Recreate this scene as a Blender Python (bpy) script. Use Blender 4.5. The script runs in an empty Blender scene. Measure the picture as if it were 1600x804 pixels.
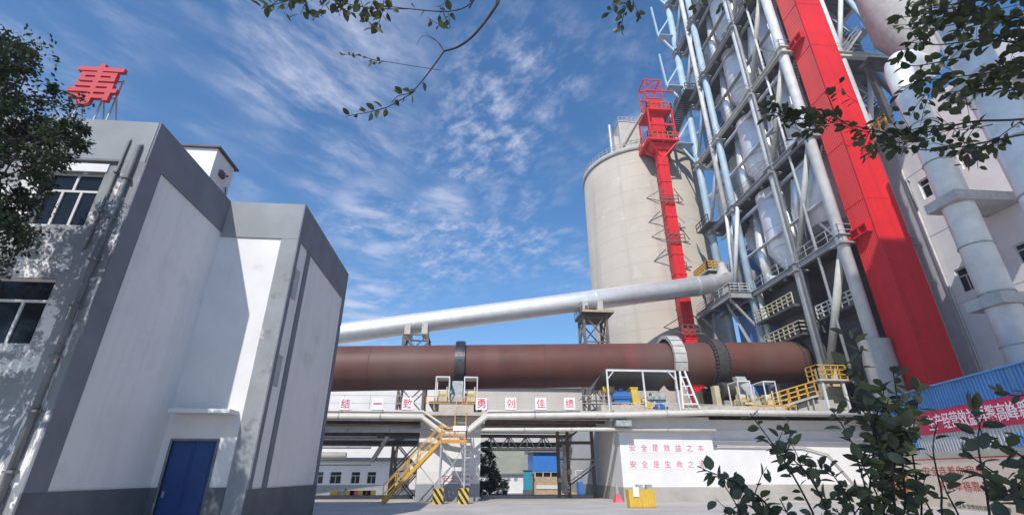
import bpy, bmesh, math, random
from mathutils import Vector as V, Matrix
R = math.radians
random.seed(11)
S = bpy.context.scene
C = S.collection

# ------------------------------------------------------------------ camera
F, PIT, YAW, EYE = 747.0, R(24.3), R(4.54), 1.6
cp, sp, cy, sy = math.cos(PIT), math.sin(PIT), math.cos(YAW), math.sin(YAW)
def ray(px, py):
    u = (px-800)/F; v = (402-py)/F
    f = cp-v*sp; r = u
    return V((r*cy+f*sy, -r*sy+f*cy, sp+v*cp))
def at(px, py, X=None, Y=None, Z=None):
    d = ray(px, py)
    t = X/d.x if X is not None else Y/d.y if Y is not None else (Z-EYE)/d.z
    return V((d.x*t, d.y*t, d.z*t+EYE))
def atpl(px, py, P, n):
    d = ray(px, py); o = V((0, 0, EYE))
    return o+d*((P-o).dot(n)/d.dot(n))
cam = bpy.data.cameras.new('camera'); co = bpy.data.objects.new('camera', cam); C.objects.link(co)
cam.sensor_width = 36; cam.lens = F/1600*36; cam.clip_end = 6000; cam.clip_start = .05
co.location = (0, 0, EYE); co.rotation_euler = (R(90)+PIT, 0, -YAW); S.camera = co

# ------------------------------------------------------------------ materials
def mat(name, col, rough=.7, metal=0, var=.12, scale=1.5, bump=0, bscale=20, spots=None, streak=None, rings=None, spec=.4, bands=None, trans=0, island=None):
    m = bpy.data.materials.new(name); m.use_nodes = True
    nt = m.node_tree; N = nt.nodes; L = nt.links
    b = N['Principled BSDF']; b.inputs['Roughness'].default_value = rough; b.inputs['Metallic'].default_value = metal
    b.inputs['Specular IOR Level'].default_value = spec
    tc = N.new('ShaderNodeTexCoord')
    def noise(sc, det=5, rgh=.6, scl=None):
        n = N.new('ShaderNodeTexNoise'); n.inputs['Scale'].default_value = sc; n.inputs['Detail'].default_value = det; n.inputs['Roughness'].default_value = rgh
        if scl:
            mp = N.new('ShaderNodeMapping'); mp.inputs['Scale'].default_value = scl
            L.new(tc.outputs['Object'], mp.inputs[0]); L.new(mp.outputs[0], n.inputs['Vector'])
        else: L.new(tc.outputs['Object'], n.inputs['Vector'])
        return n.outputs['Fac']
    def ramp(fac, a, c):
        r = N.new('ShaderNodeMapRange'); r.inputs[1].default_value = a; r.inputs[2].default_value = c
        r.clamp = True; L.new(fac, r.inputs[0]); return r.outputs[0]
    def mix(fac, A, B, mode='MIX'):
        x = N.new('ShaderNodeMix'); x.data_type = 'RGBA'; x.blend_type = mode
        if isinstance(fac, float): x.inputs[0].default_value = fac
        else: L.new(fac, x.inputs[0])
        for i, q in ((6, A), (7, B)):
            if isinstance(q, tuple): x.inputs[i].default_value = (*q, 1)
            else: L.new(q, x.inputs[i])
        return x.outputs[2]
    dk = tuple(c*(1-var*1.6) for c in col); lt = tuple(min(1, c*(1+var)) for c in col)
    out = mix(ramp(noise(scale), .3, .7), dk, lt)
    if bands:      # (colour, axis scale, lo, hi) broad tonal bands along one axis
        out = mix(ramp(noise(1, 4, .6, bands[1]), bands[2], bands[3]), out, bands[0])
    if streak:     # vertical dirt streaks (colour, strength lo, hi)
        out = mix(ramp(noise(1, 6, .65, streak[1]), streak[2], streak[3]), out, streak[0])
    if spots:      # peeled patches / stains: list of (colour, scale, lo, hi)
        for sc_, s_, lo, hi in spots:
            out = mix(ramp(noise(s_, 8, .68), lo, hi), out, sc_)
    if rings:      # pour lines every rings[0] m in z
        sx = N.new('ShaderNodeSeparateXYZ'); L.new(tc.outputs['Object'], sx.inputs[0])
        a = N.new('ShaderNodeMath'); a.operation = 'DIVIDE'; a.inputs[1].default_value = rings[0]; L.new(sx.outputs[2], a.inputs[0])
        f = N.new('ShaderNodeMath'); f.operation = 'FRACT'; L.new(a.outputs[0], f.inputs[0])
        g = N.new('ShaderNodeMath'); g.operation = 'LESS_THAN'; g.inputs[1].default_value = rings[1]; L.new(f.outputs[0], g.inputs[0])
        h = N.new('ShaderNodeMath'); h.operation = 'MULTIPLY'; h.inputs[1].default_value = rings[3]; L.new(g.outputs[0], h.inputs[0])
        out = mix(h.outputs[0], out, rings[2])
    if island:     # leaf-to-leaf variety
        ge = N.new('ShaderNodeNewGeometry'); out = mix(ramp(ge.outputs['Random Per Island'], .25, 1.0), out, island)
    L.new(out, b.inputs['Base Color'])
    if bump:
        bn = N.new('ShaderNodeBump'); bn.inputs['Strength'].default_value = bump; bn.inputs['Distance'].default_value = .02
        L.new(noise(bscale, 6), bn.inputs['Height']); L.new(bn.outputs[0], b.inputs['Normal'])
    if trans:
        t = N.new('ShaderNodeBsdfTranslucent'); L.new(out, t.inputs['Color']); mx = N.new('ShaderNodeMixShader'); mx.inputs[0].default_value = trans
        L.new(b.outputs[0], mx.inputs[1]); L.new(t.outputs[0], mx.inputs[2]); L.new(mx.outputs[0], N['Material Output'].inputs[0])
    return m
M = {}
M['white'] = mat('white_plaster', (.74, .73, .73), .85, var=.05, scale=.8, bump=.15, streak=((.60, .59, .58), (2.2, 2.2, .22), .60, .85), spots=[((.5, .49, .47), .9, .66, .78)])
M['whiteshade'] = mat('white_plaster_shaded', (.745, .73, .74), .85, var=.06, scale=.5, bump=.25, streak=((.56, .55, .56), (1.5, 1.5, .10), .56, .90), spots=[((.58, .57, .575), .5, .5, .7), ((.42, .42, .43), 3.2, .70, .76)])  # shaded copy of the white plaster: faint lilac shade tint, plus weather stains
M['greypeel'] = mat('grey_paint_peeling', (.26, .27, .28), .8, var=.12, scale=1.2, bump=.2, spots=[((.72, .71, .70), 1.3, .54, .575), ((.22, .23, .24), 2.5, .60, .70), ((.74, .73, .72), 4.5, .62, .65)])
M['corner'] = mat('grey_paint_flaking', (.25, .26, .275), .8, var=.12, scale=1.2, bump=.2, streak=((.74, .73, .72), (5, 5, .9), .55, .59), spots=[((.74, .73, .72), 2.2, .57, .60)])
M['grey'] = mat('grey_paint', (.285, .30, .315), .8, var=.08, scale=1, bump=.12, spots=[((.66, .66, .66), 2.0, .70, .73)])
M['greylow'] = mat('grey_corner_paint', (.285, .30, .315), .8, var=.1, scale=1.2, bump=.15, spots=[((.60, .60, .60), 1.1, .60, .68), ((.19, .20, .21), 1.7, .58, .70), ((.70, .70, .70), 3.5, .66, .69)])
M['band'] = mat('grey_band_paint', (.27, .28, .32), .8, var=.08, scale=1, bump=.12, spots=[((.6, .6, .6), 2.3, .71, .73)])
M['greyshade'] = mat('grey_paint_shaded', (.17, .18, .215), .8, var=.1, scale=1, bump=.12, spots=[((.5, .5, .52), 2.3, .72, .74)])  # shaded copy of the grey paint; side-face shade is put into the colour
M['plinth'] = mat('plinth_paint', (.11, .12, .14), .85, var=.15, scale=1.5, bump=.2, spots=[((.4, .4, .42), 3.0, .70, .73)])
M['bluedoor'] = mat('blue_door_paint', (.015, .06, .22), .5, var=.12, scale=1.2)
M['frame'] = mat('window_frame', (.62, .62, .62), .5, var=.08)
M['glass'] = mat('window_glass', (.010, .012, .015), .08, var=.2, spec=.3)
M['pipe_grey'] = mat('grey_pvc_pipe', (.17, .18, .19), .6, var=.2, spots=[((.5, .5, .5), 3, .64, .68)])
M['signred'] = mat('sign_red', (.50, .045, .06), .6, var=.08)
M['steel'] = mat('galvanised_steel', (.42, .43, .45), .5, metal=.3, var=.15, scale=2)
M['darksteel'] = mat('dark_steel', (.085, .08, .085), .6, var=.25, scale=2)
M['brownsteel'] = mat('brown_steel', (.16, .125, .11), .7, var=.25, scale=1.5)
M['conc'] = mat('concrete', (.42, .40, .37), .9, var=.12, scale=.7, bump=.3)
M['kiln'] = mat('rusted_kiln_shell', (.125, .046, .035), .55, var=.15, scale=.5, bump=.1, spec=.35,
                bands=((.125, .066, .054), (.16, .02, .02), .47, .6), streak=((.175, .05, .042), (.33, .03, .03), .56, .70), spots=[((.11, .062, .052), .55, .56, .72)])
M['tyre'] = mat('dark_forged_ring', (.085, .083, .087), .32, metal=.7, var=.2)
M['gear'] = mat('grimy_ring', (.06, .052, .048), .7, var=.3, scale=3)
M['cover'] = mat('weathered_cover', (.50, .475, .45), .6, var=.12, scale=2, spots=[((.4, .33, .28), 3, .62, .74)])
M['alu'] = mat('aluminium_cladding', (.86, .86, .87), .33, metal=.55, var=.06, scale=1.2, bump=.1, bscale=4)
M['clad'] = mat('beige_pipe_cladding', (.60, .57, .52), .5, var=.08, scale=2, spots=[((.42, .34, .26), 2.2, .64, .72)])
M['deck'] = mat('deck_concrete', (.50, .45, .39), .9, var=.15, scale=1, bump=.2, spots=[((.30, .22, .17), 1.6, .60, .72)])
M['signwhite'] = mat('sign_white', (.82, .80, .80), .5, var=.03)
M['charred'] = mat('lettering_red', (.62, .04, .10), .6, var=.05)
M['charfade'] = mat('lettering_faded', (.56, .16, .20), .6, var=.2)
M['pink'] = mat('faded_panel', (.80, .755, .75), .6, var=.05)
M['yellow'] = mat('yellow_rail_paint', (.66, .37, .045), .5, var=.12, scale=3)
M['orange'] = mat('orange_rail_paint', (.66, .30, .05), .5, var=.12, scale=3)
M['bin'] = mat('yellow_plastic', (.66, .44, .07), .5, var=.08, scale=2)
M['black'] = mat('black_paint', (.02, .02, .02), .6)
M['paleyellow'] = mat('pale_yellow_paint', (.56, .50, .33), .6, var=.1)
M['mblue'] = mat('motor_blue', (.05, .16, .42), .45, var=.1)
M['gearbox'] = mat('gearbox_grey', (.36, .38, .37), .5, var=.2, scale=4)
M['hall'] = mat('beige_cladding', (.56, .52, .48), .8, var=.06, scale=.3, streak=((.47, .43, .39), (.8, .8, .05), .55, .8))
M['hallpale'] = mat('pale_cladding', (.72, .70, .68), .8, var=.05, scale=.3)
M['roofgreen'] = mat('grey_green_roof', (.25, .265, .22), .8, var=.1, scale=.5)
M['roofdark'] = mat('dark_sheet_roof', (.13, .14, .14), .7, var=.15)
M['roofgrey'] = mat('grey_roof', (.24, .24, .235), .8, var=.1)
M['shedblue'] = mat('bright_blue_cladding', (.04, .20, .62), .5, var=.06)
M['teal'] = mat('teal_booth', (.03, .30, .42), .5, var=.06)
M['wood'] = mat('raw_boards', (.48, .36, .24), .8, var=.15, scale=2)
M['silo'] = mat('silo_concrete', (.44, .395, .34), .9, var=.09, scale=.12, bump=.2, streak=((.31, .27, .235), (.45, .45, .02), .52, .80),
                spots=[((.50, .46, .405), .35, .56, .7)], rings=(2.4, .04, (.30, .27, .24), .5))
M['red'] = mat('red_cladding', (.68, .018, .026), .5, var=.09, scale=.35, spec=.3, streak=((.46, .014, .024), (1.2, 1.2, .06), .50, .82), spots=[((.53, .035, .042), .9, .60, .74)])
M['redside'] = M['red']
M['redrail'] = mat('faded_red_rail', (.62, .11, .06), .6, var=.12)
M['twhite'] = mat('column_white', (.64, .65, .65), .5, var=.12, scale=.8, spots=[((.36, .35, .33), 1.5, .64, .74)])
M['tblue'] = mat('column_light_blue', (.40, .53, .64), .5, var=.10, scale=.8)
M['tbeam'] = mat('beam_grey', (.33, .342, .355), .55, var=.15, scale=1)
M['tcream'] = mat('brace_cream', (.52, .52, .47), .55, var=.1)
M['cyc'] = mat('cyclone_insulation', (.74, .75, .80), .38, metal=.25, var=.10, scale=.6, bump=.1, bscale=2, streak=((.42, .42, .46), (1.0, 1.0, .1), .54, .8))
M['darkplate'] = mat('dark_plate', (.10, .094, .10), .7, var=.3, scale=.5)  # even dark tone for the tower floors, hood and casings
M['panelblue'] = mat('blue_cladding', (.10, .25, .55), .5, var=.1)
M['cladblue'] = mat('faded_blue_cladding', (.12, .31, .62), .5, var=.10, scale=.5, streak=((.30, .45, .62), (3, 3, .3), .55, .75))
M['cladwhite'] = mat('grey_white_cladding', (.62, .63, .62), .6, var=.08)
M['banner'] = mat('banner_red', (.62, .025, .10), .6, var=.05)
M['bannertext'] = mat('banner_text', (.88, .84, .85), .6, var=.02)
M['cream'] = mat('cream_wall', (.74, .66, .52), .8, var=.06)
M['poster'] = mat('poster_peach', (.88, .72, .55), .6, var=.05, scale=1.5)
M['postred'] = mat('poster_text_red', (.55, .07, .05), .6, var=.1)
M['postorange'] = mat('poster_orange', (.80, .26, .06), .6, var=.25, scale=3)
M['grn'] = mat('poster_text_dark', (.12, .13, .10), .6)
M['wallr'] = mat('silo_wall_white', (.82, .82, .83), .85, var=.06, scale=.5, bump=.15, streak=((.66, .66, .68), (1.2, 1.2, .1), .56, .85))
M['wallg'] = mat('silo_wall_grey', (.58, .60, .62), .85, var=.06)
M['bigpipe'] = mat('big_pipe_cladding', (.76, .76, .75), .45, metal=.15, var=.1, scale=.9, bump=.1, bscale=5, spots=[((.50, .49, .47), .8, .60, .8)])
M['leaf'] = mat('plum_leaf', (.075, .095, .05), .45, var=.35, scale=6, trans=.35, island=(.105, .125, .05), spots=[((.12, .14, .06), 4, .58, .7), ((.05, .028, .024), 5, .60, .68)])
M['leafbush'] = mat('bush_leaf', (.12, .135, .095), .5, var=.35, scale=6, trans=.35, island=(.19, .215, .10), spots=[((.20, .23, .11), 3.4, .58, .72), ((.035, .032, .036), 5, .58, .68)])
M['leaftree'] = mat('tree_leaf', (.030, .052, .022), .55, var=.4, scale=2, trans=.25, island=(.045, .068, .026))
M['bark'] = mat('bark', (.055, .045, .042), .9, var=.25, scale=10, bump=.4)
M['ground'] = mat('concrete_yard', (.48, .45, .42), .92, var=.14, scale=.35, bump=.25, streak=((.33, .31, .29), (.06, 1.6, 1), .55, .72), spots=[((.36, .34, .32), .16, .56, .72), ((.56, .54, .52), .6, .6, .75)])
M['lowyard'] = mat('dusty_yard', (.36, .335, .31), .95, var=.12, scale=.3)
M['ditch'] = mat('dark_kerb', (.13, .125, .12), .9, var=.2)  # even dark grey of the low strip behind the kerb
M['conepink'] = mat('faded_red_plastic', (.62, .12, .16), .6, var=.1)

# ------------------------------------------------------------------ mesh builder
class MB:
    def __init__(s): s.v = []; s.f = []; s.mi = []; s.sm = []
    def add(s, vs, fs, mi=0, smooth=False):
        n = len(s.v); s.v += [V(p) for p in vs]
        for f in fs: s.f.append([n+i for i in f]); s.mi.append(mi); s.sm.append(smooth)
        return s
    def box(s, x0, x1, y0, y1, z0, z1, mi=0):
        x0, x1 = sorted((x0, x1)); y0, y1 = sorted((y0, y1)); z0, z1 = sorted((z0, z1))
        return s.add([(x0,y0,z0),(x1,y0,z0),(x1,y1,z0),(x0,y1,z0),(x0,y0,z1),(x1,y0,z1),(x1,y1,z1),(x0,y1,z1)],
                     [(0,3,2,1),(4,5,6,7),(0,1,5,4),(1,2,6,5),(2,3,7,6),(3,0,4,7)], mi)
    def hexa(s, b, t, mi=0):
        return s.add(list(b)+list(t), [(0,3,2,1),(4,5,6,7),(0,1,5,4),(1,2,6,5),(2,3,7,6),(3,0,4,7)], mi)
    def bar(s, p, q, w, h=None, mi=0, up=(0,0,1)):
        p, q = V(p), V(q); h = h or w; d = (q-p).normalized(); u = V(up)
        if abs(d.dot(u)) > .98: u = V((0,1,0))
        a = d.cross(u).normalized(); b = a.cross(d)
        c = [a*(i*w/2)+b*(j*h/2) for i, j in ((-1,-1),(1,-1),(1,1),(-1,1))]
        return s.hexa([p+k for k in c], [q+k for k in c], mi)
    def ibeam(s, p, q, w, h, t=.05):
        p, q = V(p), V(q); z = V((0,0,1))
        s.bar(p+z*(h/2-t/2), q+z*(h/2-t/2), w, t); s.bar(p-z*(h/2-t/2), q-z*(h/2-t/2), w, t); s.bar(p, q, t, h-2*t); return s
    def tube(s, pts, r, n=10, mi=0, cap=True, smooth=True):
        pts = [V(p) for p in pts]; rs = r if isinstance(r, (list, tuple)) else [r]*len(pts)
        base = len(s.v); prev = None
        for i, p in enumerate(pts):
            d = (pts[min(i+1, len(pts)-1)]-pts[max(i-1, 0)]).normalized()
            if prev is None:
                u = V((0,0,1)) if abs(d.z) < .9 else V((1,0,0)); a = d.cross(u).normalized()
            else:
                a = prev-d*prev.dot(d); a.normalize()
            prev = a; b = d.cross(a)
            for k in range(n):
                t = 2*math.pi*k/n; s.v.append(p+(a*math.cos(t)+b*math.sin(t))*rs[i])
        for i in range(len(pts)-1):
            for k in range(n):
                s.f.append([base+i*n+k, base+i*n+(k+1)%n, base+(i+1)*n+(k+1)%n, base+(i+1)*n+k]); s.mi.append(mi); s.sm.append(smooth)
        if cap:
            s.f.append([base+k for k in range(n)][::-1]); s.mi.append(mi); s.sm.append(False)
            s.f.append([base+(len(pts)-1)*n+k for k in range(n)]); s.mi.append(mi); s.sm.append(False)
        return s
    def lathe(s, c, prof, n=32, mi=0, axis='z', a0=0, a1=2*math.pi, smooth=True):
        c = V(c); base = len(s.v); full = abs(a1-a0-2*math.pi) < 1e-6; m = n if full else n+1
        for r, h in prof:
            for k in range(m):
                t = a0+(a1-a0)*k/n
                o = (r*math.cos(t), r*math.sin(t), h) if axis == 'z' else (h, r*math.cos(t), r*math.sin(t))
                s.v.append(c+V(o))
        for i in range(len(prof)-1):
            for k in range(n):
                k2 = (k+1) % m if full else k+1
                s.f.append([base+i*m+k, base+i*m+k2, base+(i+1)*m+k2, base+(i+1)*m+k]); s.mi.append(mi); s.sm.append(smooth)
        return s
    def cyl(s, c, r, z0, z1, n=24, mi=0, axis='z'):
        return s.lathe(c, [(0.001, z0), (r, z0), (r, z1), (0.001, z1)], n, mi, axis, smooth=False)
    def corr(s, P, u, length, z0, z1, pitch, depth, nrm, mi=0):
        # trapezoid-ribbed sheet, real ribs, with thickness given by the wall behind
        P, u, nrm = V(P), V(u).normalized(), V(nrm); n = int(length/pitch); base = len(s.v); row = []
        for i in range(n):
            for f, d in ((0,0),(.3,0),(.42,1),(.78,1),(.9,0)):
                row.append((min(length, (i+f)*pitch), d*depth))
        row.append((length, 0))
        for x, d in row:
            q = P+u*x+nrm*d; s.v += [V((q.x, q.y, q.z+z0)), V((q.x, q.y, q.z+z1))]
        for i in range(len(row)-1):
            a = base+2*i; s.f.append([a, a+2, a+3, a+1]); s.mi.append(mi); s.sm.append(False)
        return s
    def rail(s, pts, h=1.1, r=.025, sp_=1.5, bars=2, toe=False):
        pts = [V(p) for p in pts]
        for a, b in zip(pts, pts[1:]):
            L_ = (b-a).length; n = max(1, int(round(L_/sp_)))
            for i in range(n+1):
                p = a.lerp(b, i/n); s.bar(p, p+V((0,0,h)), 2*r)
            for k in range(bars): z = V((0,0,h*(1-k/ bars))); s.bar(a+z, b+z, 2*r)
            if toe: s.bar(a+V((0,0,.08)), b+V((0,0,.08)), .02, .14)
        return s
    def steps(s, p, q, w, n, side, mi=0, t=.05, d=.25):
        # treads from p (bottom) to q (top); side = horizontal unit vector across the flight
        p, q, side = V(p), V(q), V(side).normalized(); run = V((q.x-p.x, q.y-p.y, 0)).normalized()
        for i in range(n):
            c = p.lerp(q, (i+.5)/n)
            a = [c-side*w/2-run*d/2, c+side*w/2-run*d/2, c+side*w/2+run*d/2, c-side*w/2+run*d/2]
            s.hexa(a, [k+V((0,0,t)) for k in a], mi)
        return s
    def build(s, name, m, parent=None, org=None):
        if org is None: org = ORG.get(parent.name, V((0,0,0))) if parent else V((0,0,0))
        org = V(org)
        me = bpy.data.meshes.new(name); me.from_pydata([p-org for p in s.v], [], s.f)
        for x in (m if isinstance(m, (list, tuple)) else [m]): me.materials.append(x)
        me.polygons.foreach_set('material_index', s.mi); me.polygons.foreach_set('use_smooth', s.sm); me.update()
        bm = bmesh.new(); bm.from_mesh(me); bmesh.ops.recalc_face_normals(bm, faces=bm.faces) if len(s.f) < 60000 else None; bm.to_mesh(me); bm.free()
        o = bpy.data.objects.new(name, me); C.objects.link(o)
        if parent: o.parent = parent
        else: o.location = org
        ORG[o.name] = org
        return o
ORG = {}
def tag(o, label, cat, group=None, kind=None):
    o['label'] = label; o['category'] = cat
    if group: o['group'] = group
    if kind: o['kind'] = kind
    return o
def thing(name, loc, label, cat, group=None):
    o = bpy.data.objects.new(name, None); C.objects.link(o); o.location = loc; o.empty_display_size = .3; ORG[o.name] = V(loc)
    return tag(o, label, cat, group)
def struct(name, mb, m):
    o = mb.build(name, m); o['kind'] = 'structure'; return o
def dup(root, loc, label=None):
    r = root.copy(); C.objects.link(r); r.location = loc; ORG[r.name] = V(loc)
    if label: r['label'] = label
    for ch in list(root.children):
        c = ch.copy(); C.objects.link(c); c.parent = r
        for g in list(ch.children):
            d = g.copy(); C.objects.link(d); d.parent = c
    return r
def text(mb, string, P, u, v, h, depth=.02, bold=0, width=None, mi=0, spacing=1.0):
    """lettering as solid geometry on the plane P + x*u + y*v; h = glyph height (about), width fits the whole string"""
    cu = bpy.data.curves.new('t', 'FONT'); cu.body = string; cu.size = 1; cu.extrude = .5; cu.offset = bold; cu.space_character = spacing
    o = bpy.data.objects.new('t', cu); C.objects.link(o)
    me = bpy.data.meshes.new_from_object(o.evaluated_get(bpy.context.evaluated_depsgraph_get()))
    bpy.data.objects.remove(o); bpy.data.curves.remove(cu)
    xs = [q.co.x for q in me.vertices]; ys = [q.co.y for q in me.vertices]
    x0, x1, y0, y1 = min(xs), max(xs), min(ys), max(ys)
    ky = h/(y1-y0); kx = (width/(x1-x0)) if width else ky
    u, v = V(u).normalized(), V(v).normalized(); n = u.cross(v); P = V(P)
    mb.add([P+u*(q.co.x-x0)*kx+v*(q.co.y-y0)*ky+n*(q.co.z+.5)*depth for q in me.vertices], [list(p.vertices) for p in me.polygons], mi)
    bpy.data.meshes.remove(me); return mb
def wall(mb, P, u, U, z0, z1, holes, depth, n, mi=0, mir=None):
    """wall face with real openings. holes: (a0,a1,z0,z1) along u. n points outwards; reveals go inwards by depth"""
    P, u, n = V(P), V(u).normalized(), V(n).normalized(); mir = mi if mir is None else mir
    us = sorted({0, U, *[h[0] for h in holes], *[h[1] for h in holes]}); zs = sorted({z0, z1, *[h[2] for h in holes], *[h[3] for h in holes]})
    q = lambda a, z, d=0: P+u*a+V((0,0,z))-n*d
    for a, b in zip(us, us[1:]):
        for c, d in zip(zs, zs[1:]):
            m_ = ((a+b)/2, (c+d)/2)
            if any(h[0] < m_[0] < h[1] and h[2] < m_[1] < h[3] for h in holes): continue
            mb.add([q(a,c), q(b,c), q(b,d), q(a,d)], [(0,1,2,3)], mi)
    for a, b, c, d in holes:
        for e, f, g, h in (((a,c),(b,c),0,0),((b,c),(b,d),0,0),((b,d),(a,d),0,0),((a,d),(a,c),0,0)):
            mb.add([q(*e), q(*f), q(*f, depth), q(*e, depth)], [(0,1,2,3)], mir)
    return mb
def window(root, P, u, n, a0, a1, z0, z1, depth=.16, trans=None, mull=(), mull_up=(), name='window', fm=None, t=.06):
    """window part = frame with bars; pane is a sub-part"""
    P, u, n = V(P), V(u).normalized(), V(n).normalized(); B = P-n*depth; f = MB(); zv = V((0,0,1))
    q = lambda a, z: B+u*a+zv*z
    def hb(za, zb, a, b):
        w = n*.05; f.hexa([q(a,za)-w, q(b,za)-w, q(b,za)+w, q(a,za)+w], [q(a,zb)-w, q(b,zb)-w, q(b,zb)+w, q(a,zb)+w])
    hb(z0, z0+t, a0, a1); hb(z1-t, z1, a0, a1); hb(z0+t, z1-t, a0, a0+t); hb(z0+t, z1-t, a1-t, a1)
    zt = z0+(z1-z0)*trans if trans else z1-t
    if trans:
        hb(zt-t/2, zt+t/2, a0+t, a1-t)
        for k in mull_up: x = a0+(a1-a0)*k; hb(zt+t/2, z1-t, x-t/2, x+t/2)
    for k in mull: x = a0+(a1-a0)*k; hb(z0+t, zt-(t/2 if trans else 0), x-t/2, x+t/2)
    fo = f.build(name, fm or M['frame'], root)
    g = MB(); w = n*.012
    g.hexa([q(a0+t/2,z0+t/2)-w, q(a1-t/2,z0+t/2)-w, q(a1-t/2,z0+t/2)+w, q(a0+t/2,z0+t/2)+w], [q(a0+t/2,z1-t/2)-w, q(a1-t/2,z1-t/2)-w, q(a1-t/2,z1-t/2)+w, q(a0+t/2,z1-t/2)+w])
    g.build('pane', M['glass'], fo, org=ORG[root.name])
    return fo

# ------------------------------------------------------------------ ground
g = MB()
ys = [-120, 38, 40, 46, 300]; zs = [0, 0, -.15, -1.0, -1.0]; xs = [-300, 300]
for i in range(4):
    g.add([(xs[0],ys[i],zs[i]),(xs[1],ys[i],zs[i]),(xs[1],ys[i+1],zs[i+1]),(xs[0],ys[i+1],zs[i+1])], [(0,1,2,3)])
struct('ground', g, M['ground'])
g = MB()
for x0, x1 in ((-30, -4.3), (.9, 9.2)): g.box(x0, x1, 38.6, 38.85, -.2, .16)
struct('kerb', g, M['conc'])
g = MB()
for x0, x1 in ((-30, -4.3), (.9, 9.2)): g.box(x0, x1, 40.2, 41.2, -.6, .12)
struct('ditch_wall', g, M['ditch'])

# ------------------------------------------------------------------ office building (left)
X1, Y1, X2, Y2, H = -8.85, 11.3, -6.24, 15.46, 10.4
ob = thing('office_building', (-9, 14, 0), 'white and grey two storey plastered office building with blue door', 'building')
w = MB()
fy = (0, -1, 0)
L0 = 22.0
up = [(L0-2.32, L0-.92, 7.2, 8.77)]; lo = [(L0-2.55, L0-1.02, 4.2, 5.8)]
more = [(L0-2.32-k*3.6, L0-.92-k*3.6, z, z+1.57) for k in (1,2,3) for z in (7.2, 4.2)]
holes = up+lo+more
wall(w, (X1-L0, Y1, 0), (1,0,0), L0, 1.25, 9.1, holes, .16, fy, 0)
w.add([(X1-L0,Y1,0),(X1,Y1,0),(X1,Y1,1.25),(X1-L0,Y1,1.25)], [(0,1,2,3)], 2)
w.add([(X1-L0,Y1,9.1),(X1,Y1,9.1),(X1,Y1,H),(X1-L0,Y1,H)], [(0,1,2,3)], 0)
w.add([(X1,Y1,0),(X1,23.5,0),(X1,23.5,H),(X1,Y1,H)], [(0,1,2,3)], 1)
w.add([(X1-L0,Y1,H),(X1,Y1,H),(X1,23.5,H),(X1-L0,23.5,H)], [(0,1,2,3)], 0)
w.add([(X1-L0,23.5,0),(X1,23.5,0),(X1,23.5,H),(X1-L0,23.5,H)], [(0,1,2,3)], 1)
w.build('wall', [M['greypeel'], M['whiteshade'], M['plinth']], ob)
for a0, a1, z0, z1 in up: window(ob, (X1-L0, Y1, 0), (1,0,0), fy, a0, a1, z0, z1, trans=.66, mull=(.34,.66), mull_up=(.5,))
for a0, a1, z0, z1 in lo: window(ob, (X1-L0, Y1, 0), (1,0,0), fy, a0, a1, z0, z1, trans=.66, mull=(.6,))
for a0, a1, z0, z1 in more: window(ob, (X1-L0, Y1, 0), (1,0,0), fy, a0, a1, z0, z1, trans=.66, mull=(.34,.66))
s_ = MB()   # white surround of the upper window
a0, a1, z0, z1 = X1-2.32, X1-.92, 7.2, 8.77
s_.box(a0-.22, a1+.04, Y1-.035, Y1, z1, z1+.24); s_.box(a0-.22, a0, Y1-.035, Y1, z0, z1)
s_.build('window_surround', M['white'], ob)
s_ = MB()
s_.box(X1-L0, X1-.02, Y1-.06, Y1, 9.1, H+.02)              # band on the front
s_.build('parapet_band', M['grey'], ob)
s_ = MB()
s_.box(X1-L0, X1-.6, Y1-.09, Y1-.06, 9.08, 9.14)
s_.build('drip_edge', M['pipe_grey'], ob)
s_ = MB(); s_.box(X1-.62, X1, Y1-.055, Y1, 0, 9.098); s_.build('corner_strip', M['corner'], ob)
s_ = MB()
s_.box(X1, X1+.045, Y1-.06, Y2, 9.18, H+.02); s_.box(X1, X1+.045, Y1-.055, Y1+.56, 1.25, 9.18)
s_.build('parapet_band', M['greyshade'], ob)
s_ = MB(); s_.box(X1, X1+.05, Y1-.06, Y2, 0, 1.25); s_.build('plinth', M['plinth'], ob)
# stair tower block
w = MB()
wn = [(.25, .78, 7.0, 8.1), (.15, .72, 4.1, 5.1)]
w.box(X2-14, X2-.3, Y2+.3, 21.98, 0, H-.02, 0)
dl, dr = -8.58, -7.34
wall(w, (X1, Y2, 0), (1,0,0), X2-X1, 0, H-.02, [(dl-X1, dr-X1, 0, 2.46)], .12, fy, 0)
wall(w, (X2, Y2, 0), (0,1,0), 22-Y2, 0, H-.02, wn, .18, (1,0,0), 1)
w.add([(X1,Y2,H-.02),(X2,Y2,H-.02),(X2,22,H-.02),(X1,22,H-.02)], [(0,1,2,3)], 0)
w.build('stair_wall', [M['white'], M['whiteshade']], ob)
for a0, a1, z0, z1 in wn: window(ob, (X2, Y2, 0), (0,1,0), (1,0,0), a0, a1, z0, z1, depth=.18, trans=.66)
s_ = MB(); s_.box(X1+.046, X2, Y2-.05, Y2, 9.02, H); s_.build('parapet_band', M['grey'], ob)
s_ = MB(); s_.box(X2-.55, X2, Y2-.045, Y2, 0, 9.018); s_.build('corner_strip', M['greylow'], ob)
s_ = MB()
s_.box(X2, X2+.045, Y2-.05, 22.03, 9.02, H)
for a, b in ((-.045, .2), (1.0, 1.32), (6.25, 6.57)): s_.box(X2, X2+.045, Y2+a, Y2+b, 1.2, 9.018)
s_.build('pilaster', M['greyshade'], ob)
s_ = MB(); s_.box(X2, X2+.055, Y2-.05, 22.03, 0, 1.2); s_.box(X1+.05, dl-.05, Y2-.05, Y2, 0, 1.25); s_.box(dr+.05, X2-.56, Y2-.05, Y2, 0, 1.25); s_.build('plinth', M['plinth'], ob)
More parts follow.
